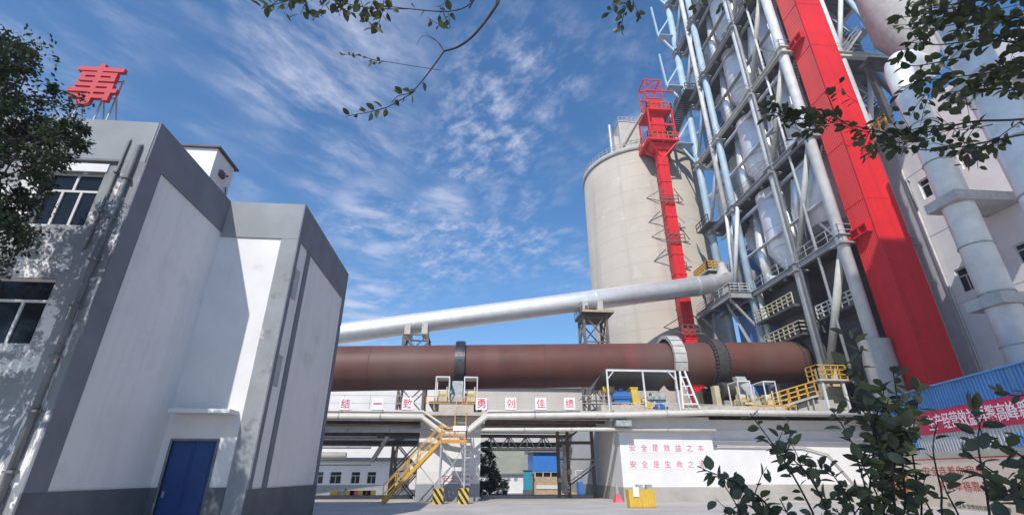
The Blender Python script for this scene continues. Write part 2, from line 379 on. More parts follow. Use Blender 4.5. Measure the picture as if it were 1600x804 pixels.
s_ = MB(); s_.box(dl, dr, Y2+.06, Y2+.115, 0.02, 2.46); d_ = s_.build('door', M['bluedoor'], ob)
s_ = MB(); s_.box(dl-.06, dl, Y2-.03, Y2+.06, 0, 2.52); s_.box(dr, dr+.06, Y2-.03, Y2+.06, 0, 2.52); s_.box(dl, dr, Y2-.03, Y2+.06, 2.46, 2.52); s_.build('door_frame', M['pipe_grey'], ob)
s_ = MB()
for xa, xb in ((dl+.1, (dl+dr)/2-.05), ((dl+dr)/2+.05, dr-.1)):
    for za, zb in ((.25, 1.1), (1.3, 2.3)): s_.box(xa, xb, Y2+.045, Y2+.06, za, zb)
s_.box((dl+dr)/2-.012, (dl+dr)/2+.012, Y2+.04, Y2+.06, .02, 2.46); s_.build('door_panel', M['bluedoor'], d_, org=ORG[ob.name])
s_ = MB(); s_.box(dl-.1, dr+.3, Y2-.7, Y2-.05, 0, .12); s_.build('door_step', M['conc'], ob)
s_ = MB(); s_.box(dl+.09, dl+.13, Y2+.0, Y2+.06, 1.0, 1.16); s_.build('handle', M['steel'], d_, org=ORG[ob.name])
s_ = MB(); s_.box(dl+.0, dr+.42, Y2-.62, Y2, 3.18, 3.29); s_.build('canopy', M['white'], ob)
def downpipe(pts, r):
    s_ = MB(); s_.tube(pts, r, 10)
    n = len(pts)
    for k in range(1, 8):
        z = pts[0][2]-k*1.15
        if z > pts[-1][2]+.2: s_.box(pts[1][0]-r*1.5, pts[1][0]+r*1.5, Y1-.1-2*r, Y1-.055, z, z+.05)
    s_.build('downpipe', M['pipe_grey'], ob)
downpipe([(-9.42, Y1-.02, 9.85), (-9.42, Y1-.10, 9.72), (-9.44, Y1-.10, 6.7), (-9.50, Y1-.03, 6.5)], .033)
downpipe([(-9.10, Y1+.0, 9.66), (-9.10, Y1-.14, 9.55), (-9.12, Y1-.14, .3)], .065)
# rooftop stair house
hx0, hx1, hy0, hy1, hz = -12.2, -10.15, 16.0, 17.4, 13.05
s_ = MB(); s_.box(hx0, hx1, hy0, hy1, H-.1, hz); s_.build('roof_room', M['white'], ob)
s_ = MB(); s_.box(hx0-.15, hx1+.12, hy0-.12, hy1+.15, hz, hz+.07); s_.build('roof_slab', M['darksteel'], ob)
s_ = MB(); s_.box(hx1, hx1+.12, 16.45, 16.75, 12.15, 12.4); s_.tube([(hx1+.12, 16.6, 12.25), (hx1+.3, 16.6, 12.2)], .05, 8)
s_.tube([(hx1+.04, 17.1, 12.0), (hx1+.10, 17.1, 11.7), (hx1+.04, 17.1, 11.2)], .025, 8); s_.build('wall_lamp', M['darksteel'], ob)

# roof sign
a, b = at(118, 111, Y=11.75), at(198, 111, Y=11.75); z0 = at(158, 168, Y=11.75).z; z1 = at(158, 104, Y=11.75).z
sg = thing('roof_sign', (a.x+.6, 11.9, H), 'big red character standing on struts on the office roof edge', 'sign')
s_ = MB(); text(s_, '事', (a.x+.12, 11.76, z0), (1,0,0), (0,0,1), z1-z0, .12, .014, width=b.x-a.x-.06); s_.build('character', M['signred'], sg)
s_ = MB()
for x in (a.x+.35, a.x+.95, a.x+1.3):
    s_.bar((x, 11.92, H), (x, 11.92, z1-.35), .035); s_.bar((x, 12.55, H), (x, 11.93, z0+.55), .03)
s_.bar((a.x+.2, 11.93, z0+.5), (b.x-.1, 11.93, z0+.5), .035); s_.bar((a.x+.2, 11.93, z1-.4), (b.x-.1, 11.93, z1-.4), .035)
s_.build('strut', M['steel'], sg)

# ------------------------------------------------------------------ rotary kiln
KY, KR = 46.0, 2.06
kz = lambda x: 10.5+.0293*(x+13)
def kring(mb, x0, x1, r, rin=None, n=64, mi=0):
    c = V((x0, KY, kz((x0+x1)/2))); h = x1-x0
    return mb.lathe(c, [(rin or KR*.98, 0), (r, 0), (r, h), (rin or KR*.98, h)], n, mi, 'x', smooth=False)
kn = thing('rotary_kiln', (10, KY, 0), 'long rust brown rotary kiln tube lying across concrete piers', 'kiln')
s_ = MB()
for x0, x1 in ((-34, 32.2),):
    s_.tube([(x, KY, kz(x)) for x in range(-34, 33)]+[(32.9, KY, kz(32.9))], [KR]*67+[KR*.97], 64)
s_.build('shell', M['kiln'], kn)
for x in (-28, -21.4, -14.5, -9.5, -5.2, 2.2, 6.6, 11.3, 16.4, 26.6, 29.5): kring(MB(), x-.035, x+.035, KR+.012).build('weld_seam', M['gear'] if int(x) % 3 == 0 else M['kiln'], kn)
s_ = MB(); kring(s_, -1.75, -.85, KR+.36); kring(s_, -1.6, -1.0, KR+.40, KR+.3); s_.build('riding_ring', M['tyre'], kn)
s_ = MB(); kring(s_, 23.2, 24.15, KR+.36)
for k in range(40):
    t = 2*math.pi*k/40; c = V((22.95, KY+(KR+.12)*math.cos(t), kz(23)+(KR+.12)*math.sin(t)))
    for dx in (0, 1.2):
        c2 = c+V((dx,0,0)); s_.bar(c2, c2+V((.28,0,0)), .24, .2, up=(0, math.cos(t), math.sin(t)))
s_.build('riding_ring', M['gear'], kn)
s_ = MB(); kring(s_, 32.0, 32.35, KR+.10); s_.build('end_seal', M['gear'], kn)
# girth gear and its segmented guard
s_ = MB(); kring(s_, 19.2, 19.8, KR+.5); s_.build('girth_gear', M['gear'], kn)
s_ = MB(); c = V((18.75, KY, kz(19.4))); W = 1.15
r0, r1 = KR+.62, KR+.72; A0, A1 = R(20), R(205); seg = 11
for k in range(seg):
    t0 = A0+(A1-A0)*k/seg; t1 = A0+(A1-A0)*(k+1)/seg-.012
    s_.lathe(c, [(r1, 0), (r1, W)], 4, 0, 'x', t0, t1); s_.lathe(c, [(r0, 0), (r0, W)], 4, 0, 'x', t0, t1)
    s_.lathe(c, [(r0-.25, 0), (r1, 0)], 4, 0, 'x', t0, t1); s_.lathe(c, [(r0-.25, W), (r1, W)], 4, 0, 'x', t0, t1)
    s_.lathe(c+V((-.03,0,0)), [(r1-.05, 0), (r1+.05, 0), (r1+.05, W+.06), (r1-.05, W+.06)], 1, 0, 'x', t1-.03, t1, smooth=False)
s_.build('gear_guard', M['cover'], kn)

# ------------------------------------------------------------------ kiln piers, deck, walls
DK = 5.45
p1 = thing('kiln_pier', (-1.4, 40, 0), 'white painted concrete kiln pier behind the yellow stair', 'pier', 'concrete kiln piers')
MB().box(-3.45, .62, 34.3, 56, 0, 5.15).build('block', M['white'], p1); MB().box(-2.6, .1, 38.8, 54, 5.15, 6.5).build('plinth_block', M['deck'], p1)
s_ = MB(); s_.box(-3.46, .63, 34.26, 56.1, 0, 1.0); s_.build('dado', M['grey'], p1)
s_ = MB(); s_.rail([], 1)
for x in (-.55, -.02): s_.bar((x, 34.0, .9), (x, 34.0, 3.2), .07)
for k in range(8): s_.bar((-.55, 34.0, 1.0+k*.29), (-.02, 34.0, 1.0+k*.29), .05, .14)
for z in (1.2, 3.1):
    for x in (-.55, -.02): s_.bar((x, 34.0, z), (x, 34.3, z), .05)
s_.build('ladder', M['signwhite'], p1)
s_ = MB()
text(s_, '安全生产', (-1.8, 34.295, .98+.12), (1,0,0), (0,0,1), .42, .008, 0, width=2.0)
s_.build('lettering', M['charfade'], p1)
s_ = MB(); s_.box(-3.3, -1.95, 34.285, 34.3, 1.05, 1.75); s_.build('notice_board', M['hallpale'], p1)

p2 = thing('kiln_pier', (13, 40, 0), 'white painted concrete kiln pier with two lines of red slogan', 'pier', 'concrete kiln piers')
MB().box(9.72, 16.05, 33.0, 56, 0, 5.1).build('block', M['white'], p2); MB().box(10.2, 25.5, 38.8, 54, 5.1, 6.6).build('plinth_block', M['deck'], p2)
s_ = MB(); s_.box(9.70, 16.07, 32.97, 56.1, 0, .82); s_.build('dado', M['conc'], p2)
for ln, z, x0 in (('安全是效益之本', 3.02, 10.35), ('安全是生命之源', 2.03, 10.30)):
    b_ = MB(); t_ = MB()
    for k, ch in enumerate(ln):
        x = x0+k*.77; b_.box(x-.10, x+.50, 32.985, 33.0, z-.16, z+.42)
        text(t_, ch, (x-.02, 32.984, z-.08), (1,0,0), (0,0,1), .42, .006, .004, width=.42)
    b_.build('slogan_panel', M['pink'], p2); t_.build('slogan_lettering', M['charfade'], p2)
s_ = MB(); s_.box(9.6, 16.2, 32.95, 33.0, 4.02, 4.12); s_.build('ledge', M['signwhite'], p2)
s_ = MB(); s_.box(9.3, 10.3, 31.9, 33.0, 4.4, 4.75); s_.box(9.2, 10.1, 32.2, 33.0, 4.75, 4.98); s_.build('bracket', M['gearbox'], p2)
pw = thing('retaining_wall', (22, 36, 0), 'long white plastered wall right of the slogan pier', 'wall')
s_ = MB(); s_.box(16.05, 28.1, 33.6, 36.4, .0, 5.0); s_.build('wall_panel', M['white'], pw)
s_ = MB(); s_.box(16.06, 28.15, 33.56, 33.6, 0, .95); s_.build('dado', M['conc'], pw)
s_ = MB(); s_.box(16.07, 28.2, 33.4, 33.6, 3.55, 3.63); s_.box(16.07, 28.2, 33.5, 33.6, 4.25, 4.30); s_.build('ledge', M['signwhite'], pw)
s_ = MB(); s_.tube([(16.4, 33.45, 3.3), (22.6, 33.45, 3.25), (24.3, 33.45, 2.8), (25.6, 33.45, 1.0), (27.0, 33.45, .1)], .05, 8); s_.build('drainpipe', M['cover'], pw)

dk = thing('kiln_walkway', (8, 34, 0), 'long weathered concrete walkway slab running under the kiln', 'walkway')
s_ = MB()
zdk = at(1000, 640, Y=32.15).z
for x0, x1, z, y0 in ((-24, -3.2, DK-.15, 33.0), (-3.2, .9, DK-.15, 33.0), (.9, 9.3, DK-.02, 33.0), (9.3, 16.0, zdk, 32.15), (16.0, 29, zdk+.06, 32.1)):
    s_.box(x0, x1-.01, y0, 38.8, z-.22, z)
s_.build('slab', M['deck'], dk)
s_ = MB()
for x0, x1, z in ((-24, -3.3, DK-.15), (.95, 9.5, DK-.02)):
    for y in (33.4, 35.6, 38.2): s_.bar((x0, y, z-.4), (x1, y, z-.4), .2, .34)
s_.build('under_beam', M['brownsteel'], dk)
s_ = MB()
s_.rail([(-20, 33.1, DK-.15), (-3.4, 33.1, DK-.15)], 1.0, .015, 1.7); s_.rail([(1.0, 33.1, DK), (9.4, 33.1, DK)], 1.0, .015, 1.7)
s_.build('railing', M['cover'], dk)

for y, z, rr, m in ((35.0, 4.5, .14, 'clad'), (36.2, 4.75, .10, 'steel'), (37.0, 4.2, .18, 'darksteel')):
    MB().tube([(-24, y, z), (-3.6, y, z)], rr, 10).build('pipe', M[m], dk)
def cladpipe(label, pts, r):
    o = thing('clad_pipe', pts[0], label, 'pipe', 'beige clad pipes along the kiln walkway')
    s_ = MB(); s_.tube(pts, r, 14); s_.build('cladding', M['clad'], o)
    s_ = MB()
    for a, b in zip(pts, pts[1:]):
        a, b = V(a), V(b); n = int((b-a).length/2.4)
        for k in range(1, n): p = a.lerp(b, k/n); d = (b-a).normalized()*.04; s_.tube([p-d, p+d], r+.012, 14)
    if s_.v: s_.build('clamp_band', M['steel'], o)
    return o
yP = 32.6
cladpipe('fat beige pipe below the walkway edge with a bend round the stair', [(-24, yP, 4.86), (-3.25, yP, 4.92), (-1.85, yP, 3.92), (-.35, yP, 3.92), (.95, yP, 4.98), (7.2, yP, 5.12), (9.4, 31.9, at(975, 648, Y=31.9).z), (16, 31.9, at(1130, 644, Y=31.9).z), (27.2, 31.8, at(1325, 646, Y=31.8).z)], .19)
cladpipe('slimmer beige pipe behind the fat one dipping round the stair landing', [(-24, 33.02, 5.3), (-3.2, 33.02, 5.3), (-1.6, 33.02, 4.3), (-.2, 33.02, 4.3), (1.05, 33.02, 5.35), (7.2, 33.02, 5.45)], .09)
cladpipe('straight beige pipe running lowest between the piers and pipe trestles', [(-24, 33.4, 4.05), (-2.6, 33.4, 4.15), (.3, 32.9, 4.18), (9.6, 32.6, 4.25), (16.2, 32.6, 4.2)], .12)
# slogan boards on the walkway
for ch, px in zip('结一致勇创佳绩', (540, 590, 637, 752, 798, 845, 890)):
    p = at(px, 630, Y=32.9)
    o = thing('slogan_board', (p.x, 32.9, DK), 'white square board with red character %s on the walkway railing' % ch, 'sign', 'slogan boards along the walkway')
    s_ = MB(); s_.box(p.x-.37, p.x+.37, 32.9, 32.93, p.z-.39, p.z+.39); s_.build('board', M['signwhite'], o)
    s_ = MB()
    if ch == '一': s_.box(p.x-.27, p.x+.27, 32.885, 32.9, p.z-.035, p.z+.04)
    else: text(s_, ch, (p.x-.28, 32.9, p.z-.28), (1,0,0), (0,0,1), .58, .012, .004, width=.56)
    s_.build('character', M['charred'], o)
    s_ = MB()
    for dx in (-.3, .3): s_.bar((p.x+dx, 32.95, DK-.15), (p.x+dx, 32.95, p.z+.3), .03)
    s_.build('post', M['steel'], o)

# ------------------------------------------------------------------ yellow stair with landing
st = thing('steel_stair', (-2.5, 32, 0), 'yellow steel stair climbing to a landing on grey posts', 'stair')
f0, f1 = V((-5.0, 31.7, .02)), V((-1.85, 31.7, 3.42))
s_ = MB()
for y in (31.3, 32.1): s_.bar((f0.x, y, f0.z+.05), (f1.x, y, f1.z), .06, .20)
s_.build('stringer', M['yellow'], st)
s_ = MB(); s_.steps(f0, f1, .74, 15, (0,1,0), t=.04); s_.build('treads', M['orange'], st)
s_ = MB()
for y in (31.3, 32.1):
    for k in range(6):
        p = f0.lerp(f1, k/5); p.y = y; s_.bar(p, p+V((0,0,1.0)), .04)
    for h in (.5, 1.0): s_.bar((f0.x, y, h), (f1.x, y, f1.z+h), .04)
s_.build('handrail', M['yellow'], st)
s_ = MB(); s_.box(-1.85, -.30, 31.2, 32.55, 3.40, 3.48); s_.bar((-1.85, 31.2, 3.36), (-.3, 31.2, 3.36), .08, .16); s_.build('landing', M['orange'], st)
s_ = MB(); s_.rail([(-1.85, 31.22, 3.48), (-.32, 31.22, 3.48), (-.32, 32.5, 3.48)], .72, .025, .5, 3); s_.build('landing_rail', M['orange'], st)
s_ = MB(); s_.box(-1.15, -.33, 31.14, 31.19, 3.98, 4.28); s_.build('notice_plate', M['signwhite'], st)
s_ = MB(); s_.steps((-.75, 32.3, 3.6), (-.75, 34.0, 5.4), .62, 8, (1,0,0), t=.05); s_.build('upper_treads', M['gearbox'], st)
s_ = MB()
for x in (-1.1, -.4):
    s_.bar((x, 32.2, 3.45), (x, 34.0, 5.4), .06, .2)
    for k in range(4): p = V((x, 32.3, 3.6)).lerp(V((x, 34.0, 5.4)), k/3); s_.bar(p, p+V((0,0,.95)), .04)
    s_.bar((x, 32.3, 4.55), (x, 34.0, 6.35), .04)
s_.build('upper_rail', M['yellow'], st)
s_ = MB()
for x in (-1.82, -.36):
    for y in (31.3, 32.4): s_.bar((x, y, .6), (x, y, 3.4), .09)
s_.bar((-1.82, 31.3, .95), (-.36, 31.3, 3.2), .05); s_.bar((-.36, 31.33, .95), (-1.82, 31.33, 3.2), .05)
s_.bar((-3.1, 31.5, 2.1), (-1.82, 31.5, .7), .06)
s_.build('support_post', M['steel'], st)
for k, x in enumerate((-1.82, -.36)):
    s_ = MB(); x0, x1, y0, y1, z1 = x-.3, x+.3, 31.1, 31.65, .82
    s_.box(x0, x1, y0, y1, 0, z1)
    for j in range(5):   # black diagonal stripes, front face
        a = -.4+j*.34
        q = [(min(max(x0+a+t*.6, x0), x1), z1*(1-t)) for t in (0, 1)]
        lo_, hi_ = x0+a, x0+a+.17
        pts = []
        def cut(poly, f):
            out = []
            for i in range(len(poly)):
                p, q_ = poly[i], poly[(i+1) % len(poly)]; fp, fq = f(p), f(q_)
                if fp >= 0: out.append(p)
                if fp*fq < 0: t = fp/(fp-fq); out.append((p[0]+(q_[0]-p[0])*t, p[1]+(q_[1]-p[1])*t))
            return out
        poly = [(lo_, z1), (hi_, z1), (hi_+.6, 0), (lo_+.6, 0)]
        poly = cut(poly, lambda p: p[0]-x0); poly = cut(poly, lambda p: x1-p[0]) if poly else poly
        if len(poly) > 2: s_.add([(p[0], y0-.004, p[1]) for p in poly], [list(range(len(poly)))], 1)
    s_.build('striped_footing', [M['bin'], M['black']], st)

# ------------------------------------------------------------------ roller stations
def rollers(xc, label, rail_m):
    o = thing('roller_station', (xc, 43, 6.5), label, 'kiln rollers', 'kiln roller stations'); zc = kz(xc); zb = 6.5
    s_ = MB(); s_.box(xc-2.1, xc+2.1, 39.0, 53, zb, zb+.25); s_.build('base_plate', M['brownsteel'], o)
    for sgn in (-1, 1):
        s_ = MB(); c = V((xc-.55, KY+sgn*1.75, zc-2.95)); s_.cyl(c, .82, 0, 1.1, 32, 0, 'x'); s_.cyl(c, .25, -.7, 1.8, 16, 0, 'x'); s_.build('roller', M['gear'], o)
        for dx in (-1.05, 1.05):
            s_ = MB(); y = KY+sgn*1.75; s_.box(xc+dx-.3, xc+dx+.3, y-.55, y+.55, zb+.25, zb+.7); s_.box(xc+dx-.24, xc+dx+.24, y-.36, y+.36, zb+.7, zc-2.5)
            s_.build('bearing_block', M['paleyellow'], o)
    s_ = MB(); s_.hexa([(xc-.45, 39.6, zb+.25), (xc+.45, 39.6, zb+.25), (xc+.45, 40.4, zb+.25), (xc-.45, 40.4, zb+.25)],
                       [(xc-.45, 41.4, zc-2.1), (xc+.45, 41.4, zc-2.1), (xc+.45, 42.0, zc-2.1), (xc-.45, 42.0, zc-2.1)]); s_.build('sump_cover', M['gearbox'], o)
    for x0, x1 in ((xc-1.65, xc-.6), (xc+.6, xc+1.62)):
        s_ = MB(); y = 39.1; z1 = zb+2.15
        for yy in (y, y+1.6):
            for x in (x0, x1): s_.bar((x, yy, zb-.4), (x, yy, z1), .08)
            s_.bar((x0-.04, yy, z1), (x1+.04, yy, z1), .09)
        for x in (x0, x1): s_.bar((x, y, z1), (x, y+1.6, z1), .08)
        s_.box(x0, x1, y, y+1.6, z1+.02, z1+.05)
        s_.build('shelter_frame', M['twhite'], o)
        s_ = MB(); s_.box(x0+.1, x1-.1, y+.5, y+1.3, zb+.2, zb+.75); s_.cyl((x0+.2, y+.85, zb+.95), .26, 0, x1-x0-.4, 16, 0, 'x')
        s_.cyl((x1-.18, y+.4, zb+.2), .06, 0, 1.25, 10); s_.build('lubricator', M['paleyellow'], o)
    s_ = MB(); s_.rail([(xc-2.3, 38.9, zb-.4), (xc-.5, 38.9, zb-.4)], 1.0, .025, .6, 2); s_.rail([(xc+.5, 38.9, zb-.4), (xc+2.3, 38.9, zb-.4)], 1.0, .025, .6, 2); s_.build('railing', rail_m, o)
rollers(-1.3, 'roller bearings with grey frame hoods under the smooth black kiln ring', M['orange'])
rollers(19.75+3.9, 'roller bearings with grey frame hoods under the studded grimy kiln ring', M['yellow'])

# ------------------------------------------------------------------ drive shelter and machines
sh = thing('drive_shelter', (13.4, 39, 6.6), 'grey steel canopy with posts over the kiln drive motors', 'shelter')
x0, x1, y0, y1, zr = 10.65, 16.3, 38.0, 42.2, 9.25
s_ = MB(); s_.hexa([(x0-.1,y0,zr),(x1+.1,y0,zr),(x1+.1,y1,zr-1.0),(x0-.1,y1,zr-1.0)], [(x0-.1,y0,zr+.05),(x1+.1,y0,zr+.05),(x1+.1,y1,zr-.95),(x0-.1,y1,zr-.95)]); s_.build('roof', M['roofdark'], sh)
for x in (x0, 13.6, x1): MB().bar((x, y0+.08, 5.5), (x, y0+.08, zr), .12).build('post', M['twhite'], sh); MB().bar((x, y1-.1, 6.5), (x, y1-.1, zr-1.0), .1).build('post', M['twhite'], sh)
s_ = MB()
s_.bar((x0, y0+.06, zr-.08), (x1, y0+.06, zr-.08), .12, .14)
for x, d in ((x0, .6), (x1, -.6)): s_.bar((x, y0+.08, zr-.8), (x+d, y0+.08, zr-.1), .08)
s_.bar((x0-1.3, y0+.2, 7.0), (x0, y1-.2, zr-.4), .06)
s_.build('canopy_frame', M['twhite'], sh)
s_ = MB(); s_.hexa([(x0-1.5,y0+.6,7.3),(x0-.1,y0+1.2,zr-.1),(x0-.1,y0+1.25,zr-.1),(x0-1.5,y0+.65,7.3)], [(x0-1.5,y1,7.3),(x0-.1,y1,zr-.5),(x0-.1,y1+.05,zr-.5),(x0-1.5,y1+.05,7.3)]); s_.build('side_sheet', M['roofdark'], sh)
def motor(x, y, z, L_, r, m, label):
    o = thing('drive_motor', (x, y, z), label, 'motor')
    s_ = MB(); s_.cyl((x-L_/2, y, z+r+.15), r, 0, L_, 20, 0, 'x')
    for k in range(12):
        t = 2*math.pi*k/12; s_.box(x-L_/2+.1, x+L_/2-.1, y+r*math.cos(t)-.02, y+r*math.cos(t)+.02, z+r+.15+r*math.sin(t)-.03, z+r+.15+r*math.sin(t)+.03)
    s_.box(x-L_/2+.1, x+L_/2-.1, y-r, y+r, z, z+.2); s_.build('casing', m, o)
    s_ = MB(); s_.box(x-.18, x+.18, y-.2, y+.2, z+2*r+.1, z+2*r+.4); s_.build('terminal_box', m, o)
    s_ = MB(); s_.cyl((x+L_/2, y, z+r+.15), r*.35, 0, .3, 12, 0, 'x'); s_.build('shaft', M['gear'], o)
zd = 6.62
motor(12.1, 39.6, zd+.2, 1.5, .38, M['mblue'], 'blue electric drive motor under the grey canopy')
motor(15.2, 39.4, zd+.1, .8, .28, M['gearbox'], 'small grey motor beside the gearbox under the canopy')
o = thing('coupling_guard', (13.15, 39.2, zd), 'tall bright yellow coupling guard between motor and gearbox', 'machine guard')
s_ = MB(); s_.hexa([(12.95,39.0,zd-.4),(13.5,39.0,zd-.4),(13.5,39.9,zd-.4),(12.95,39.9,zd-.4)], [(12.8,39.0,zd+1.35),(13.35,39.0,zd+1.35),(13.35,39.9,zd+1.35),(12.8,39.9,zd+1.35)]); s_.box(12.75, 13.4, 38.95, 39.95, zd+1.3, zd+1.4); s_.build('casing', M['bin'], o)
s_ = MB(); s_.box(12.9, 13.6, 38.9, 40, zd-.5, zd-.4); s_.build('foot_plate', M['brownsteel'], o)
o = thing('gear_reducer', (14.5, 39.4, zd), 'grey ribbed gear reducer under the canopy', 'gearbox')
s_ = MB(); s_.hexa([(14.0,39.0,zd),(16.0,39.0,zd),(16.0,40.6,zd),(14.0,40.6,zd)], [(14.2,39.2,zd+.75),(15.9,39.2,zd+.75),(15.9,40.4,zd+.75),(14.2,40.4,zd+.75)])
for x in (14.4, 14.9, 15.4): s_.cyl((x, 39.1, zd+.55), .26, -.1, .1, 16, 0, 'z')
s_.cyl((14.6, 39.6, zd+.7), .4, 0, 1.0, 20, 0, 'x'); s_.build('housing', M['gearbox'], o)
s_ = MB(); s_.cyl((13.75, 39.4, zd+.35), .22, 0, .35, 14, 0, 'x'); s_.build('brake_drum', M['bin'], o)
o = thing('oil_drum', (11.2, 40.3, zd+.9), 'dull yellow oil tank on a stand under the canopy', 'tank')
s_ = MB(); s_.cyl((10.75, 40.3, zd+1.35), .36, 0, .95, 20, 0, 'x'); s_.build('tank_body', M['yellow'], o)
s_ = MB()
for x in (10.85, 11.6):
    for y in (40.05, 40.55): s_.bar((x, y, zd-.1), (x, y, zd+1.1), .06)
s_.build('stand', M['steel'], o)
tag(MB().rail([(10.7, 37.7, 5.6), (16.1, 37.7, 5.6)], 1.0, .025, .55, 2).build('guard_rail', M['cover'], org=(10.7, 37.7, 5.6)), 'grey guard rail along the front of the drive canopy', 'railing')
motor(14.9, 38.6, 6.0, .7, .24, M['mblue'], 'small blue pump motor low at the front of the canopy')
motor(13.9, 38.5, 6.0, .5, .2, M['bin'], 'small yellow pump motor right of the tall yellow guard')
o = thing('inspection_stand', (18.9, 39, 5.6), 'white A shaped ladder stand below the girth gear guard', 'ladder')
s_ = MB()
for y in (38.6, 39.6):
    s_.bar((16.75, y, 5.6), (16.95, y, 9.3), .13); s_.bar((18.35, y, 5.6), (17.35, y, 9.3), .13)
s_.build('leg', M['signwhite'], o)
s_ = MB()
for k in range(5):
    t = (k+.6)/5.3; s_.bar((16.75+.2*t, 38.6, 5.6+3.7*t), (18.35-t, 38.6, 5.6+3.7*t), .07)
s_.build('rung', M['signwhite'], o)
o = tag(MB().rail([(16.2, 38.2, 5.6), (20.5, 38.2, 5.6)], 1.0, .025, .8, 3).build('guard_rail', M['cover'], org=(16.2, 38.2, 5.6)), 'faded grey pink guard rail in front of the ladder stand', 'railing')
o = tag(MB().rail([(22.4, 38.3, 5.6), (26.2, 38.3, 5.6), (26.2, 40, 5.6)], 1.0, .03, .9, 2).build('guard_rail', M['yellow'], org=(22.4, 38.3, 5.6)), 'yellow guard rail in front of the studded ring rollers', 'railing')
# walkway ramp up to tower
lp = thing('landing_platform', (31.6, 40.6, 5.5), 'small platform with yellow railing beside the pale yellow column foot', 'platform')
MB().box(29.9, 33.3, 39.9, 41.5, 8.95, 9.1).build('slab', M['deck'], lp)
MB().rail([(29.95, 41.4, 9.1), (29.95, 39.95, 9.1), (33.25, 39.95, 9.1), (33.25, 41.4, 9.1)], 1.2, .04, .7, 3).build('railing', M['yellow'], lp)
for x in (30.3, 32.2): MB().bar((x, 40.2, 0), (x, 40.2, 8.95), .2).build('post', M['twhite'], lp)
rw = thing('ramp_walkway', (26, 40, 6), 'sloping walkway with yellow railings rising towards the tower', 'walkway')
s_ = MB(); s_.hexa([(23.2,39.8,5.9),(29.4,39.8,7.6),(29.4,41.0,7.6),(23.2,41.0,5.9)], [(23.2,39.8,6.05),(29.4,39.8,7.75),(29.4,41.0,7.75),(23.2,41.0,6.05)]); s_.build('slope_slab', M['deck'], rw)
s_ = MB(); s_.rail([(23.2,39.85,6.05),(29.3,39.85,7.7)], 1.15, .035, .85, 3); s_.rail([(23.2,40.95,6.05),(29.3,40.95,7.7)], 1.15, .035, .85, 3); s_.rail([(23.2,39.85,6.05),(23.2,40.95,6.05)],1.15,.035,.6,3); s_.build('railing', M['yellow'], rw)
s_ = MB()
for x, z in ((25, 6.3), (27.2, 6.9), (28.4, 7.2), (28.9, 7.4)): s_.bar((x, 39.95, 5.5), (x, 39.95, z), .1)
s_.box(23.4, 31.5, 40.2, 41.6, 5.5, 5.9); s_.hexa([(24.5,40.3,5.9),(31,40.3,5.9),(31,41.4,5.9),(24.5,41.4,5.9)],[(29,40.3,7.4),(31,40.3,7.4),(31,41.4,7.4),(29,41.4,7.4)]); s_.build('support_post', M['conc'], rw)
s_ = MB(); s_.cyl((22.7, 39.2, 5.6), .04, 0, 2.6, 10); s_.box(22.3, 23.1, 39.0, 39.5, 5.6, 7.0); s_.build('control_box', M['cover'], rw)

# ------------------------------------------------------------------ tertiary air duct + trestles
du = thing('air_duct', (5, 50, 15), 'shiny silver air duct sloping up above the kiln to the tower', 'duct')
dA = at(525, 521.5, Y=55.5); dB = at(1135, 441, Y=54.0); ddir = (dB-dA).normalized(); dD = dB.copy(); dB = dB+ddir*3.6; dC = dA-ddir*16; DR = 1.22
s_ = MB(); s_.tube([dC, dA, dA.lerp(dB, .5), dB], DR, 56); s_.build('cladding', M['alu'], du)
s_ = MB(); s_.lathe((dD.x-.4, dD.y, 0), [(.45, dD.z-2.2), (.9, dD.z-.9)], 20); s_.lathe((dD.x-.2, dD.y, 0), [(.9, dD.z+.9), (.5, dD.z+2.0), (.5, dD.z+2.6)], 20); s_.build('inspection_stub', M['cover'], du)
s_ = MB()
for k in range(1, 22):
    p = dC+ddir*(k*3.1)
    if (p-dC).length < (dB-dC).length: s_.tube([p-ddir*.012, p+ddir*.012], DR+.008, 56, smooth=False)
for px in (642, 917, 1085):
    t = (px-525)/610; p = dA.lerp(dD, t); s_.tube([p-ddir*.06, p+ddir*.06], DR+.05, 56, smooth=False)
s_.build('seam_band', M['alu'], du)
s_ = MB()
for px in (632, 657, 898, 921):
    t = (px-525)/610*1.0; p = dA.lerp(dD, t); s_ = MB()
    s_.hexa([p+V((-.36,-1.25,-1.75)), p+V((.36,-1.25,-1.75)), p+V((.36,1.2,-1.75)), p+V((-.36,1.2,-1.75))],
            [p+V((-.30,-1.28,-.55)), p+V((.30,-1.28,-.55)), p+V((.30,1.2,-.55)), p+V((-.30,1.2,-.55))])
    s_.build('saddle', M['cover'], du)
def lattice(o, xc, yc, zb, zt, w, m, seg=None, leg=.22, br=.1):
    for sx in (-1, 1):
        for s2 in (-1, 1):
            MB().bar((xc+sx*w, yc+s2*w, zb), (xc+sx*w, yc+s2*w, zt), leg).build('leg', m, o)
    s_ = MB(); n = seg or max(1, int((zt-zb)/(2*w)))
    cs = [(-w,-w),(w,-w),(w,w),(-w,w)]
    for k in range(n):
        a, b = zb+(zt-zb)*k/n, zb+(zt-zb)*(k+1)/n
        for i in range(4):
            p, q = cs[i], cs[(i+1)%4]
            s_.bar((xc+p[0], yc+p[1], a), (xc+q[0], yc+q[1], b), br); s_.bar((xc+q[0], yc+q[1], a), (xc+p[0], yc+p[1], b), br)
            s_.bar((xc+p[0], yc+p[1], b), (xc+q[0], yc+q[1], b), br)
    s_.build('lattice', m, o)
